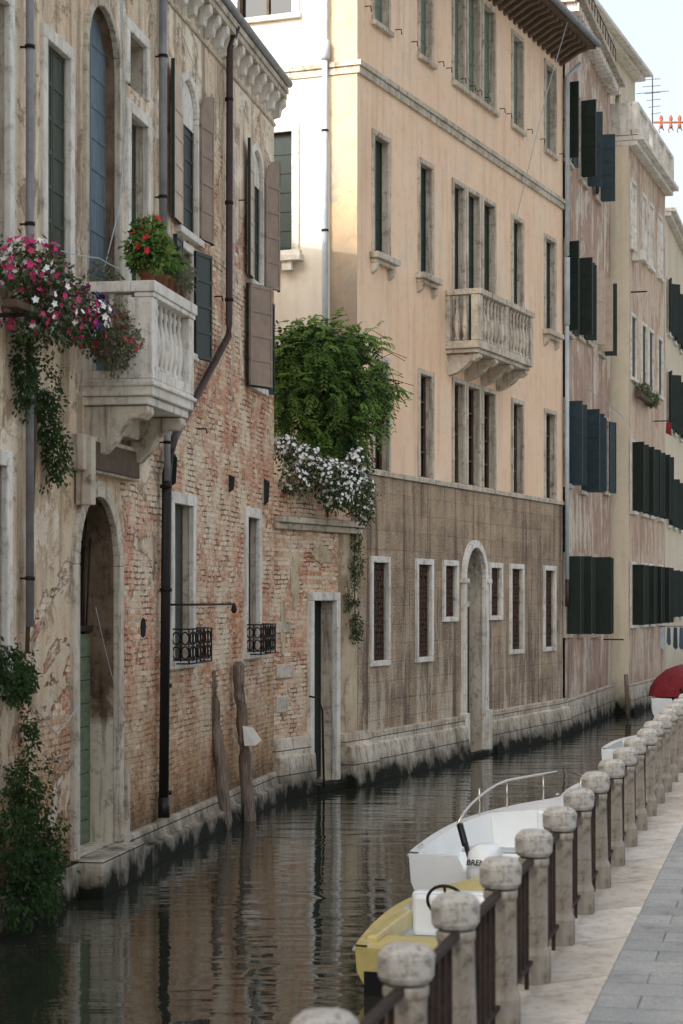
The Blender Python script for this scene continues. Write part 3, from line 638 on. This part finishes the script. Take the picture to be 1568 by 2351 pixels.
for h in lk: frame(fw,mx,h,.11,.05,False); fw.box(h[0]-.11,h[1]+.11,-.05,.03,h[2]-.11,h[2]-.002); fill(T,mx,h,'lattice',D=.16)
frame(T.p('portal',M['stone'],.015),mx,dh,.17,.09,False); po=T.p('portal')
po.box(dh[0]-.24,dh[0]+.0,-.15,.03,dh[3]-(dh[1]-dh[0])/2-.1,dh[3]-(dh[1]-dh[0])/2-.0); po.box(dh[1]-.0,dh[1]+.24,-.15,.03,dh[3]-(dh[1]-dh[0])/2-.1,dh[3]-(dh[1]-dh[0])/2)
po.box(dh[0]-.22,dh[0]-.01,-.16,.02,.1,1.0); po.box(dh[1]+.01,dh[1]+.22,-.16,.02,.1,1.0); T.p('water_step',M['stone_w'],.01).box(dh[0]-.2,dh[1]+.2,-.2,.4,-.8,.1)
fill(T,mx,dh,'dark',D=.42); leafpanel(T.p('portal_door',M['wood']),mx,dh[0],.34,.12,3.3,dh[1]-dh[0],0,step=.7)
po.box(dh[0],dh[1],.3,.41,3.32,3.45)
pl=T.p('stone_plinth',M['stone_w'],.015); prof=[(.04,.95),(-.12,.95),(-.12,.74),(-.17,.72),(-.4,-.8),(.04,-.8)]
prism_u(pl,mx,-.02,dh[0]-.23,prof); prism_u(pl,mx,dh[1]+.23,UE+.1,prof)
T.p('core',M['white_r']).box(.5,UE-.01,.51,12,-1,17.2)
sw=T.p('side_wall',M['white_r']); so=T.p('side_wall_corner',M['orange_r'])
sh=[(1.33,2.35,10.2,12.5,False,.15),(1.33,2.5,14.75,16.9,False,.2),(4.2,5.2,10.2,12.5,False,.15)]
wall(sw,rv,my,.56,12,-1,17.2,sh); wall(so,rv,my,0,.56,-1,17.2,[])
fs=T.p('side_window_frames',M['stone'],.01)
for h in sh: frame(fs,my,h,.14,.04)
fill(T,my,sh[0],'shut','green',.15); fill(T,my,sh[2],'shut','green',.15); fill(T,my,sh[1],'glass','wood',.2)
fs.box(-.2,.0,1.1,2.6,9.98,10.1); fs.box(-.15,0,1.3,1.5,9.8,9.98); fs.box(-.15,0,2.2,2.4,9.8,9.98)
lp=T.p('light_downpipe',M['pipe_l']); lp.tube([(-.1,.62,4.9),(-.1,.62,17.1)],.055,12); lp.lathe((-.1,.62,13.75),[(.06,0),(.1,.05),(.1,.35),(.06,.4)],12)
for zz in (12.4,10.5,8.5,15.5): T.p('pipe_brackets',M['rust']).lathe((-.1,.62,zz),[(.07,0),(.07,.04)],12)
lp.tube([(UE-.02,-.12,4.),(UE-.02,-.12,10.5)],.055,12); lp.tube([(UE-.02,-.12,10.52),(UE-.02,-.12,12.2),(UE-.02,-.12,12.25)],.075,12); lp.tube([(UE-.02,-.12,12.3),(UE-.02,-.13,16.9),(UE-.02,-.5,17.2)],.06,12)
T.p('lower_pipe',M['pipe_b']).tube([(UE-.02,-.12,3.3),(UE-.02,-.12,4.0)],.05,10)
b0=u(1022); b1=b0+4.0; pj=.78; bz=9.0
bs=T.p('balcony',M['stone_d'],.012); bs.box(b0,b1,-pj,.02,bz-.16,bz); bs.box(b0+.06,b1-.06,-pj+.07,.02,bz-.25,bz-.163)
bs.box(b0-.02,b1+.02,-pj-.03,-pj+.18,9.98,10.1); bs.box(b0-.02,b0+.18,-pj+.182,.02,9.98,10.1); bs.box(b1-.18,b1+.02,-pj+.182,.02,9.98,10.1)
for x in (b0,b0+1.9,b1-.2): bs.box(x,x+.2,-pj,-pj+.2,bz+.002,9.978)
bs.box(b0,b0+.15,-.1,.02,bz+.002,9.978); bs.box(b1-.15,b1,-.1,.02,bz+.002,9.978)
ba=T.p('balusters',M['stone_d'])
for s0,s1,n in ((b0+.3,b0+1.8,7),(b0+2.2,b1-.3,7)):
    for i in range(n): baluster(ba,(s0+(s1-s0)*i/(n-1),-pj+.09,bz),.978)
for x in (b0+.09,b1-.09):
    for y in (-.24,-.42): baluster(ba,(x,y,bz),.978)
sc2=[(.02,bz-.26),(-.7,bz-.26),(-.72,bz-.34),(-.6,bz-.42),(-.5,bz-.42),(-.42,bz-.52),(-.2,bz-.66),(.02,bz-.72)]
for i in range(4): x=b0+.15+i*(b1-b0-.55)/3; prism_u(bs,mx,x,x+.22,sc2)
ev=T.p('eave',M['eave'],.01); ev.box(-.8,UE+.1,-.85,.5,17.55,17.68); ev.box(-.8,-.01,.5,12,17.55,17.68)
ev.box(0,UE,-.08,.02,17.22,17.33)
x=-.7
while x<UE: ev.slab([(x,0,17.54),(x,-.72,17.54),(x,-.74,17.44),(x,-.5,17.38),(x,-.2,17.2),(x,0,17.1)],(.14,0,0)); x+=.4
T.p('core').box(.01,UE-.01,.02,12,17.2,17.54)
T.p('gutter',M['pipe_g']).tube([(-.8,-.92,17.66),(UE+.1,-.92,17.66)],.08,10)
T.p('roof',M['tiles']).slab([(-.8,-.85,17.69),(-.8,6,20.),(-.8,12,17.69)],(UE+.9,0,0))
ir=T.p('shutter_hooks',M['iron'])
for h,kd,mt,sl in kinds:
    if h[2]>14: 
        for x in (h[0]-.45,h[1]+.45): ir.tube([(x,0,h[2]+.15),(x,-.12,h[2]+.15),(x+.03,-.12,h[2]+.05)],.012,5)
T.p('cables',M['pipe_l']).tube([(u(1182),-.05,12.6),(u(1200),-.6,15.6),(u(1225),-.85,17.5)],.01,5)
T.build()
# ================================================================== right-hand houses
def generic(name,fr_,pxe,ztop,wallm,rows,plinth=True,back=10,eave=.4,trim='stone_d',u0=0.):
    T=Thing(name,fr_.M); UE=fr_.u(pxe); Hs=[]
    st=T.p('stone_frames',M[trim],.01)
    for (pc,ww,z0,z1,kind,mt,ang,lw_) in rows:
        c=fr_.u(pc); a,b=c-ww/2,c+ww/2; h=(a,b,z0,z1,False,.2); Hs.append(h)
        frame(st,mx,h,.1,.05); fill(T,mx,h,'glass','wood',.2)
        if kind=='open':
            m1,m2=(mt if isinstance(mt,tuple) else (mt,mt))
            leafpanel(T.p('shutter_leaves_'+m1,M[m1]),mx,a-.02,-.07,z0,z1,lw_,ang[0]+U(-6,6)); leafpanel(T.p('shutter_leaves_'+m2,M[m2]),mx,b+.02,-.07,z0,z1,lw_,ang[1]+U(-12,12))
        elif kind=='shut': leafpanel(T.p('shutter_leaves_'+mt,M[mt]),mx,a+.01,.02,z0+.01,z1-.01,(b-a)-.02,0)
    wall(T.p('front_wall',M[wallm]),T.p('reveals',M['stone_d']),mx,u0,UE,-1,ztop,Hs)
    T.p('body',M[wallm]).box(u0+.003,UE-.003,.3,back,-1,ztop-.01)
    if plinth: prism_u(T.p('plinth',M['stone_w'],.01),mx,u0,UE,[(.03,.9),(-.1,.9),(-.25,-.8),(.03,-.8)])
    e=T.p('cornice',M[trim],.015); e.box(u0-.05,UE+.15,-eave,back,ztop+.16,ztop+.3); e.box(u0-.02,UE+.08,-eave*.6,back-.1,ztop+.0,ztop+.157)
    return T,UE
z=P.z
rows=[]
for pc,ww,y0,y1,m_,ang,lw_ in ((1303,.9,200,372,'green',(100,20),.3),(1336,1.2,245,418,('green','green2'),(100,75),.42),(1368,1.,300,455,('green2','green2'),(170,75),.42),
   (1304,.9,562,765,'green',(110,20),.3),(1330,1.,600,775,'green',(95,65),.36),(1350,1.,615,785,('green','beige'),(150,65),.36),(1378,1.,645,812,('beige','green'),(95,65),.36),
   (1302,.9,925,1112,'green2',(100,60),.4),(1336,1.1,945,1128,'green2',(95,60),.5),(1389,.9,965,1130,'green2',(172,20),.4),
   (1302,.9,1278,1455,'green',(100,40),.35),(1331,.9,1278,1455,'green',(100,50),.32),(1364,1.1,1280,1455,'green',(95,55),.5)):
    rows.append((pc,ww,z(pc,y1),z(pc,y0),'open',m_,ang,lw_))
T,UE=generic('pink_canal_house',P,1401,18.9,'pink',rows,eave=.45)
br=T.p('eave_brackets',M['stone'],.01)
for i in range(22): br.box(.1+i*.42,.25+i*.42,-.35,0,18.68,18.898)
T.p('attic',M['cream2']).box(.3,UE-2,1.2,9,19.2,21.6); T.p('attic_cornice',M['stone_d'],.01).box(.2,UE-1.8,1.0,9,21.6,21.8)
ir=T.p('terrace_railing',M['iron'])
for i in range(16): ir.tube([(.2+i*.6,-.2,19.2),(.2+i*.6,-.2,20.1)],.015,5)
for zz in (19.7,20.1): ir.tube([(.2,-.2,zz),(9.2,-.2,zz)],.015,5)
ln=T.p('washing_lines',M['pipe_l'])
pts=[(P.u(1312),-.5,9.0-.0),(P.u(1340),-.6,8.75),(P.u(1370),-.6,8.7),(P.u(1398),-.5,8.9)]; ln.tube(pts,.012,5); ln.tube([(a,b-.2,c) for a,b,c in pts],.012,5)
ir.tube([(P.u(1300),0,8.3),(P.u(1300),-.4,8.3)],.02,5); ir.tube([(P.u(1385),0,2.3),(P.u(1385),-.6,2.3)],.02,5)
T.build()
rows=[]
for pc in (1453,1477,1493,1514):
    for z0,z1,k,m_,an in ((14.3,16.3,'shut','stone',0),(10.3,12.2,'shut','greyg',0),(6.2,8.3,'open','green',(110,55)),(2.7,4.55,'open','green',(110,55))):
        rows.append((pc,.9,z0,z1,k,m_,an,.38))
T,UE=generic('cream_canal_house',C,1527,17.3,'cream2',rows,eave=.45,trim='stone')
T.p('smooth_side_wall',M['cream']).box(-.06,-.003,0.0,10,-1,17.29)
bt=T.p('roof_terrace',M['stone'],.01); bt.box(-.05,UE,-.3,-.1,18.5,18.62); bt.box(-.05,UE,-.3,-.1,17.62,17.75)
for i in range(5): bt.box(-.05+i*1.9,.25+i*1.9,-.32,-.08,17.75,18.498)
for i in range(34):
    if i%8: bt.box(.0+i*.235,.07+i*.235,-.25,-.15,17.752,18.498)
bt.box(-.05,.2,-.078,8,17.62,18.6)
ir=T.p('brackets_and_cloth',M['iron']); ir.tube([(C.u(1448),0,12.9),(C.u(1448),-.5,12.9)],.025,5); ir.tube([(C.u(1500),0,9.35),(C.u(1500),-.7,9.35)],.02,5)
T.p('red_cloth',M['red_tarp']).slab([(C.u(1500),-.42,9.3),(C.u(1500),-.58,9.3),(C.u(1500),-.6,8.85),(C.u(1500),-.4,8.95)],(.02,0,0))
T.p('ac_box',M['stone'],.02).box(C.u(1450),C.u(1456),-.4,0,13.9,14.2)
T.build()
t=plant('window_ledge_plants',C.M,[(C.u(1462),-.2,10.0,.8,.2,.22),(C.u(1480),-.2,9.9,.7,.2,.22)],900,.11,('leaf_g','leaf_d')); t.p('planters',M['wood']).box(C.u(1450),C.u(1488),-.3,-.12,9.7,9.85); t.build()
t=Thing('hanging_laundry',C.M)
for i,(cc,px) in enumerate((('pipe_l',1518),('blue_tarp',1521),('green2',1524),('blue_tarp',1526),('f_white',1528))):
    a=t.p('cloth_%d'%i,M[cc]); x=C.u(px)-.8; o=-.1-.17*i; w_=.08+.05*R(); lo=U(1.7,2.1)
    a.slab([(x,o,2.55),(x+.1,o-w_,2.53),(x+.1,o-w_-.02,lo),(x+.05,o-w_*.5,lo-.06),(x,o+.02,lo+.05)],(.02,0,0))
t.p('line',M['iron']).tube([(C.u(1515),0,2.58),(C.u(1530),-1.6,2.56)],.012,5); t.build()
T,UE=generic('tall_rear_house',WF(2400,.0681,1290),1458,22.0,'cream',[(1416,1.,19.4,20.9,'g','green',0,0),(1440,.9,19.4,20.9,'g','green',0,0)],plinth=False,eave=.6,trim='stone'); T.build()
FW=WF(1950,.145,1526)
rows=[]
for pc in (1535,1548,1561,1580):
    for z0,z1 in ((2.8,4.6),(6.3,8.1),(10.,12.1),(13.6,15.6)): rows.append((pc,1.,z0,z1,'open','green',(165,45),.42))
T,UE=generic('far_canal_house',FW,1640,17.8,'cream',rows,trim='stone'); T.build()
t=Thing('tv_antenna'); a=t.p('mast',M['iron']); X,Y,Z=W(1498,240,74)
a.tube([(X,Y,Z-2),(X,Y,Z+1.1)],.02,6)
for i in range(6): a.tube([(X-.45+.08*i,Y,Z+.9-.28*i*.9),(X+.3,Y,Z+.95-.25*i)],.011,5)
a.tube([(X-.6,Y,Z+.4),(X+.6,Y,Z+.5)],.012,5); t.build()
t=Thing('overhead_cable_bracket'); a=t.p('wire',M['terr']); A=Vector(W(1500,281,40)); a.tube([A,Vector(W(1640,281,40))],.022,6)
for px in (1518,1540,1560):
    q=Vector(W(px,281,40)); a.lathe(q+Vector((0,0,-.12)),[(.03,0),(.04,.05),(.02,.1),(.04,.2),(.02,.26)],8)
    a.tube([q+Vector((.05*math.cos(i),0,-.16+.06*math.sin(i))) for i in range(5)],.012,5)
a.tube([Vector(W(1640,281,40)),Vector(W(1640,281,40))-Vector((0,0,12.))],.05,8); t.build()
# ================================================================== QUAY, PAVEMENT, RAILING
rl=lambda Y:.2261*Y-1.755
dv=Vector((.2261,1,0)).normalized(); ang=math.atan2(dv.y,dv.x)
QM=Matrix.Translation((rl(0),0,0))@Matrix.Rotation(ang,4,'Z')
PZ=.94
t=Thing('canal_quay',QM); t.p('quay_wall',M['stone_w'],.01).box(-12,110,.0,.24,-1,PZ-.14); t.p('quay_fill',M['stone_w']).box(-12,110,-30,-.001,-1,PZ-.06)
t.p('kerb',M['kerb'],.012).box(-12,110,-.48,.26,PZ-.14+.002,PZ); t.build()
def paving():
    b=NB('trachyte_paving'); x,y,z=b.sep(); o=b.brick(b.comb(y,x),.75,.42,.007,lin(148,149,147),lin(130,131,129),lin(90,89,85))
    col=b.mix(b.math('MULTIPLY',b.mr(b.noise(1.5,7),.4,.65),.5),o[0],lin(166,164,158)); col=b.mix(.3,col,b.ramp(b.noise(60,3),[(.3,0.),(.7,1.)]),'OVERLAY')
    col=b.mix(b.math('MULTIPLY',b.mr(b.noise(4,7,rough=.8),.53,.63),.5),col,lin(100,98,92))
    b.col(col); b.bump(b.math('SUBTRACT',b.noise(25,4),o[1]),.006); return b.m
t=Thing('pavement',QM); t.p('paving',paving()).box(-12,110,-30,-.484,PZ-.055,PZ-.004); t.build()
for i in range(40):
    Yp=7.52+1.47*i-2.94
    X=rl(Yp)
    t=Thing('stone_post',Matrix.Translation((X,Yp,PZ))@Matrix.Rotation(ang+U(-.06,.06),4,'Z')@Matrix.Rotation(U(-.018,.018),4,'X')); a=t.p('post',M['post'],.008)
    r0=math.pi/8; jz=U(-.012,.012)
    a.lathe((0,0,-.01),[(.13,0),(.13,.2),(.118,.23),(.108,.25),(.1,.78),(.108,.80),(.108,.84)],8,False,r0)
    a.lathe((0,0,.842),[(.112,0),(.13,.03),(.134,.12),(.122,.145+jz*.3),(.09,.172+jz*.5),(.0,.182+jz)],8,False,r0)
    t.build()
t=Thing('iron_railing',QM); a=t.p('rails_and_bars',M['rust'])
sp=1.47/dv.y; s0=(7.52-2.94)/dv.y
for i in range(39):
    x0=s0+sp*i+.09; x1=s0+sp*(i+1)-.09
    a.box(x0,x1,-.025,.025,PZ+.80,PZ+.83); a.box(x0,x1,-.02,.02,PZ+.14,PZ+.165)
    for j in range(1,7): x=x0+(x1-x0)*j/7; a.box(x-.014,x+.014,-.014,.014,PZ+(.0 if j in(1,6) else .166),PZ+.80)
    a.lathe((x0+.05,0,PZ+.78),[(.02,0),(.035,.01),(.035,.05),(.02,.06)],8)
t.build()
# ================================================================== BOATS
def boat(name,ox,oy,slope,Lg,hw,fb,hull,deck,trim,foredeck=.55,low='white_p',zb=0.,darkside=False):
    dv=Vector((slope,1,0)).normalized(); a=math.atan2(dv.y,dv.x)
    t=Thing(name,Matrix.Translation((ox,oy,zb))@Matrix.Rotation(a,4,'Z'))
    N=22; secs=[]; 
    for i in range(N+1):
        s=i/N; x=Lg*s; w=hw*(.86+.14*math.sin(min(1,s/.4)*math.pi/2)) if s<.4 else hw*max(0.02,(1-((s-.4)/.6)**2.4))
        zg=fb*(1+.22*s**2); zk=-.18+.25*max(0,s-.7)/.3*1.0
        secs.append((x,w,zg,zk))
    h=t.p('hull',M[hull]); hb=t.p('hull_bottom',M[low]); inn=t.p('interior',M[deck]); tr=t.p('rub_rail',M[trim])
    def strip(a_,f0,f1):
        for i in range(N):
            A=f0(secs[i]);B=f0(secs[i+1]);C_=f1(secs[i+1]);D=f1(secs[i]); a_.add([A,B,C_,D],[(0,1,2,3)],True)
    for sg in (1,-1):
        o0=lambda q:(q[0],sg*q[1],q[2]); o1=lambda q:(q[0]-.0,sg*q[1]*.97,q[2]*.55); o2=lambda q:(q[0],sg*q[1]*.9,.08); o3=lambda q:(q[0],sg*q[1]*.5,q[3]); o4=lambda q:(q[0],0,q[3]-.05)
        i0=lambda q:(q[0],sg*max(0.,q[1]-.11),q[2]+.015); i1=lambda q:(q[0],sg*max(0.,q[1]-.15),q[2]*.35+.06); i2=lambda q:(q[0],0,q[2]*.3+.04)
        g0=lambda q:(q[0],sg*(q[1]-.0),q[2]+.02)
        strip(h,o0,o1);strip(hb if darkside else h,o1,o2);strip(hb,o2,o3);strip(hb,o3,o4);strip(inn,i0,i1);strip(inn,i1,i2);strip(h,g0,i0);strip(h,g0,o0)
        tr.tube([(q[0],sg*(q[1]+.008),q[2]-.03) for q in secs],.022,6)
    q=secs[0]; h.slab([(-.02,-q[1],q[2]),(-.02,-q[1]*.97,q[2]*.5),(-.02,-q[1]*.8,.0),(-.02,0,-.2),(-.02,q[1]*.8,.0),(-.02,q[1]*.97,q[2]*.5),(-.02,q[1],q[2]),(-.02,.3,q[2]*.98),(-.02,.22,q[2]*.72),(-.02,-.22,q[2]*.72),(-.02,-.3,q[2]*.98)],(.1,0,0))
    if darkside: hb.box(-.045,-.022,-q[1]*.86,q[1]*.86,-.1,q[2]*.5)
    fd=[s for s in secs if s[0]>=Lg*foredeck]
    n=len(fd)
    for i in range(n-1):
        A,B=fd[i],fd[i+1]
        h.add([(A[0],-A[1]+.05,A[2]+.02),(B[0],-max(.0,B[1]-.05),B[2]+.02),(B[0],0,B[2]+.09),(A[0],0,A[2]+.09),(B[0],max(.0,B[1]-.05),B[2]+.02),(A[0],A[1]-.05,A[2]+.02)],[(0,1,2,3),(3,2,4,5)],True)
    A=fd[0]; h.add([(A[0],-A[1]+.1,A[2]+.02),(A[0],0,A[2]+.09),(A[0],A[1]-.1,A[2]+.02),(A[0],A[1]-.15,.2),(A[0],-A[1]+.15,.2)],[(0,1,2,3,4)])
    return t,secs
def outboard(t,zc,mat,x=-.25,y=0.,text=None):
    f=[]; prof=[(0,.26,.15,0),(.05,.29,.18,0),(.2,.28,.185,.01),(.32,.24,.17,.03),(.38,.17,.12,.05),(.4,.08,.05,.06)]
    n=20; vv=[]
    for zz,rx,ry,dx in prof:
        for i in range(n):
            q=2*math.pi*i/n; c,s=math.cos(q),math.sin(q); e=.65
            vv.append((x+dx+rx*abs(c)**e*(1 if c>0 else -1),y+ry*abs(s)**e*(1 if s>0 else -1),zc+zz))
    for j in range(len(prof)-1):
        for i in range(n): f.append((j*n+i,j*n+(i+1)%n,(j+1)*n+(i+1)%n,(j+1)*n+i))
    f.append(tuple(range(n))); f.append(tuple((len(prof)-1)*n+i for i in range(n)))
    c=t.p('outboard_cowling',M[mat]); c.add(vv,f,True)
    k=t.p('outboard_leg',M['black_p'],.01); k.box(x-.18,x+.15,y-.1,y+.1,zc-.12,zc-.002); k.box(x-.1,x+.06,y-.05,y+.05,-.4,zc-.12); k.box(x+.12,x+.3,y-.14,y+.14,zc-.16,zc-.03)
    k.tube([(x+.25,y+.1,zc+.02),(x+.45,y+.25,zc+.08),(x+.7,y+.42,zc+.45)],[.03,.028,.035],8); k.tube([(x+.6,y+.36,zc+.3),(x+.75,y+.46,zc+.52)],.042,8)
t,secs=boat('white_motorboat',1.56,22.3,.30,5.4,.97,.64,'white_p','white_p','grey_p',.68)
outboard(t,.40,'white_p',-.2,-.08)
c=t.p('interior_fittings',M['white_p'],.03); c.box(.12,.55,-.72,.72,.2,.42); c.box(1.8,2.15,-.7,.7,.2,.44); c.box(.1,.16,.35,.8,.3,.6)
c.box(2.9,3.1,-.55,-.05,.2,.85)
t.p('cockpit_cushion',M['grey_p'],.02).box(1.82,2.13,-.66,.66,.442,.48)
t.p('cockpit_sole',M['grey_p']).box(.6,3.5,-.6,.6,.24,.26)
rr=t.p('bow_rail',M['chrome'])
for sg in (1,-1):
    pts=[]
    for i in range(11,23):
        q=secs[i-1 if i==22 else i]; k=(i-11)/9; pts.append((q[0]-.05,sg*max(.0,q[1]-.06),q[2]+.02+.36*min(1,k*1.6)**.7))
    rr.tube(pts,.018,8)
    for i in (14,17,20): q=secs[i]; rr.tube([(q[0],sg*(q[1]-.06),q[2]),(q[0],sg*(q[1]-.06),q[2]+.36)],.014,6)
bk=t.p('cleats',M['chrome'])
for x_,y_ in ((.3,.78),(.3,-.78),(4.6,.0)): bk.tube([(x_-.08,y_,.69 if x_<1 else .9),(x_+.08,y_,.69 if x_<1 else .9)],.015,6)
e=t.build()
cu=bpy.data.curves.new('cowling_lettering','FONT'); cu.body='BRENA'; cu.size=.085; cu.align_x='CENTER'; cu.extrude=.002; cu.offset=.002; cu.shear=.2; cu.materials.append(M['black_p'])
o=bpy.data.objects.new('cowling_lettering',cu); bpy.context.collection.objects.link(o); o.parent=e
o.rotation_euler=(math.radians(88),0,-math.pi/2); o.location=(-.5,-.07,.60)
t,secs=boat('yellow_motorboat',.74,17.6,.24,4.2,.74,.42,'yellow_p','white_p','grey_p',.62,low='black_p',darkside=True)
f=t.p('aft_deck',M['yellow_p'],.03); f.box(.03,.75,-.58,.58,.26,.41); f.box(.3,1.9,.5,.62,.3,.47)
s=t.p('seats',M['white_p'],.04); s.box(1.85,2.0,-.45,.5,.22,.62); s.box(2.2,2.4,-.58,.58,.3,.6)
w=t.p('steering_wheel',M['black_p']); wc=Vector((1.62,.12,.6))
ex=Vector((0,1,0)); ey=Vector((-.45,0,.9)).normalized()
w.tube([wc+(ex*math.cos(2*math.pi*i/24)+ey*math.sin(2*math.pi*i/24))*.18 for i in range(25)],.016,8)
for q in (math.pi/2,math.pi*7/6,-math.pi/6): w.tube([wc,wc+(ex*math.cos(q)+ey*math.sin(q))*.18],.014,6)
w.tube([wc,wc+Vector((.25,0,-.15))],.025,8); t.build()
t,s_=boat('grey_dinghy',5.9,40.6,.35,4.2,.75,.45,'white_p','grey_p','blue_tarp',.5,low='black_p'); t.build()
t,s_=boat('small_dinghy',3.9,31.0,.3,3.2,.6,.42,'white_p','grey_p','grey_p',.6); t.build()
t,s_=boat('covered_boat',8.3,47.5,.3,4.2,.75,.45,'blue_tarp','blue_tarp','grey_p',.05); t.build()
t,s_=boat('red_covered_motorboat',9.45,55.5,.22,5.,1.0,.75,'white_p','white_p','grey_p',.55,low='blue_tarp')
outboard(t,.75,'black_p',-.25,-.25)
rc=t.p('red_cover',M['red_tarp'],.03); pr=[]
for xx,k in ((.3,.75),(1.2,.95),(2.4,1.),(3.6,.85),(4.6,.45)):
    pr.append([(xx,math.cos(math.pi*i/10)*1.02*min(1,k+.1),.76+math.sin(math.pi*i/10)*.85*k) for i in range(11)])
vv=[p for r_ in pr for p in r_]; ff=[(j*11+i,j*11+i+1,(j+1)*11+i+1,(j+1)*11+i) for j in range(4) for i in range(10)]
rc.add(vv,ff+[tuple(range(11)),tuple(44+i for i in range(11))],True); t.build()
def rope(A,B,sag):
    t=Thing('mooring_line'); A=Vector(A);B=Vector(B); t.p('rope',M['rope']).tube([A.lerp(B,i/10)-Vector((0,0,sag*4*(i/10)*(1-i/10))) for i in range(11)],.012,6); t.build()
rope((2.5,22.9,.62),(rl(22.22)-.1,22.22,1.5),.12); rope((3.1,27.3,.8),(rl(28.1)-.1,28.1,1.5),.1); rope((1.4,18.2,.45),(rl(17.81)-.1,17.81,1.5),.1)
t=Thing('canal_pole'); t.p('shaft',M['pole']).tube([W(1443,1650,57),W(1437,1548,57)],[.08,.06],8); t.build()
# ================================================================== WATER, GROUND
def water():
    b=NB('canal_water'); b.col(lin(42,46,36)); b.b.inputs['Roughness'].default_value=.015; b.b.inputs['IOR'].default_value=1.36; b.b.inputs['Specular IOR Level'].default_value=1.
    n1=b.noise(1.,2,v=b.mapv((.6,2.1,1.)),rough=.45,dist=.7); n2=b.noise(1.,3,v=b.mapv((2.2,7.,1.)),rough=.5)
    amp=b.mr(b.noise(.16,3),.35,.65,.55,1.25)
    b.bump(b.math('MULTIPLY',b.math('ADD',n1,b.math('MULTIPLY',n2,.1)),amp),.021,1.); return b.m
t=Thing('canal_water'); t.p('surface',water()).add([(-60,-30,0),(60,-30,0),(60,160,0),(-60,160,0)],[(0,1,2,3)]); t.build()
t=Thing('ground'); t.p('bed',simple('canal_mud',lin(60,54,44),.95)).add([(-600,-600,-1.2),(600,-600,-1.2),(600,900,-1.2),(-600,900,-1.2)],[(0,1,2,3)]); t.build()
# ================================================================== LIGHT, CAMERA
sc=bpy.context.scene
w=bpy.data.worlds.new("World"); sc.world=w; w.use_nodes=True; nt=w.node_tree
sk=nt.nodes.new('ShaderNodeTexSky'); sk.sky_type='NISHITA'; sk.sun_disc=False
EL=math.radians(38); AZ=math.radians(225); sk.sun_elevation=EL; sk.sun_rotation=AZ; sk.dust_density=6.; sk.air_density=1.; sk.ozone_density=.6
hs=nt.nodes.new('ShaderNodeHueSaturation'); hs.inputs['Saturation'].default_value=.42; hs.inputs['Value'].default_value=2.3
nt.links.new(sk.outputs[0],hs.inputs['Color'])
bg=nt.nodes['Background']; nt.links.new(hs.outputs[0],bg.inputs[0]); bg.inputs[1].default_value=.15
sd=bpy.data.lights.new('sun','SUN'); sd.energy=3.0; sd.angle=math.radians(.5); sd.color=(1,.95,.88)
so=bpy.data.objects.new('sun',sd); sc.collection.objects.link(so)
D=Vector((math.sin(AZ)*math.cos(EL),math.cos(AZ)*math.cos(EL),math.sin(EL))); so.rotation_euler=D.to_track_quat('Z','Y').to_euler(); so.location=D*60
cd=bpy.data.cameras.new('camera'); co=bpy.data.objects.new('camera',cd); sc.collection.objects.link(co); sc.camera=co
co.location=(0,0,EYE); co.rotation_euler=(math.pi/2,0,0)
cd.sensor_fit='HORIZONTAL'; cd.sensor_width=24; cd.lens=24*F/1568; cd.shift_y=(HY-1175.5)/1568; cd.clip_end=3000; cd.clip_start=.1
cd.dof.use_dof=True; cd.dof.focus_distance=36; cd.dof.aperture_fstop=3.2
sc.view_settings.view_transform='Standard'; sc.view_settings.look='None'; sc.view_settings.exposure=0
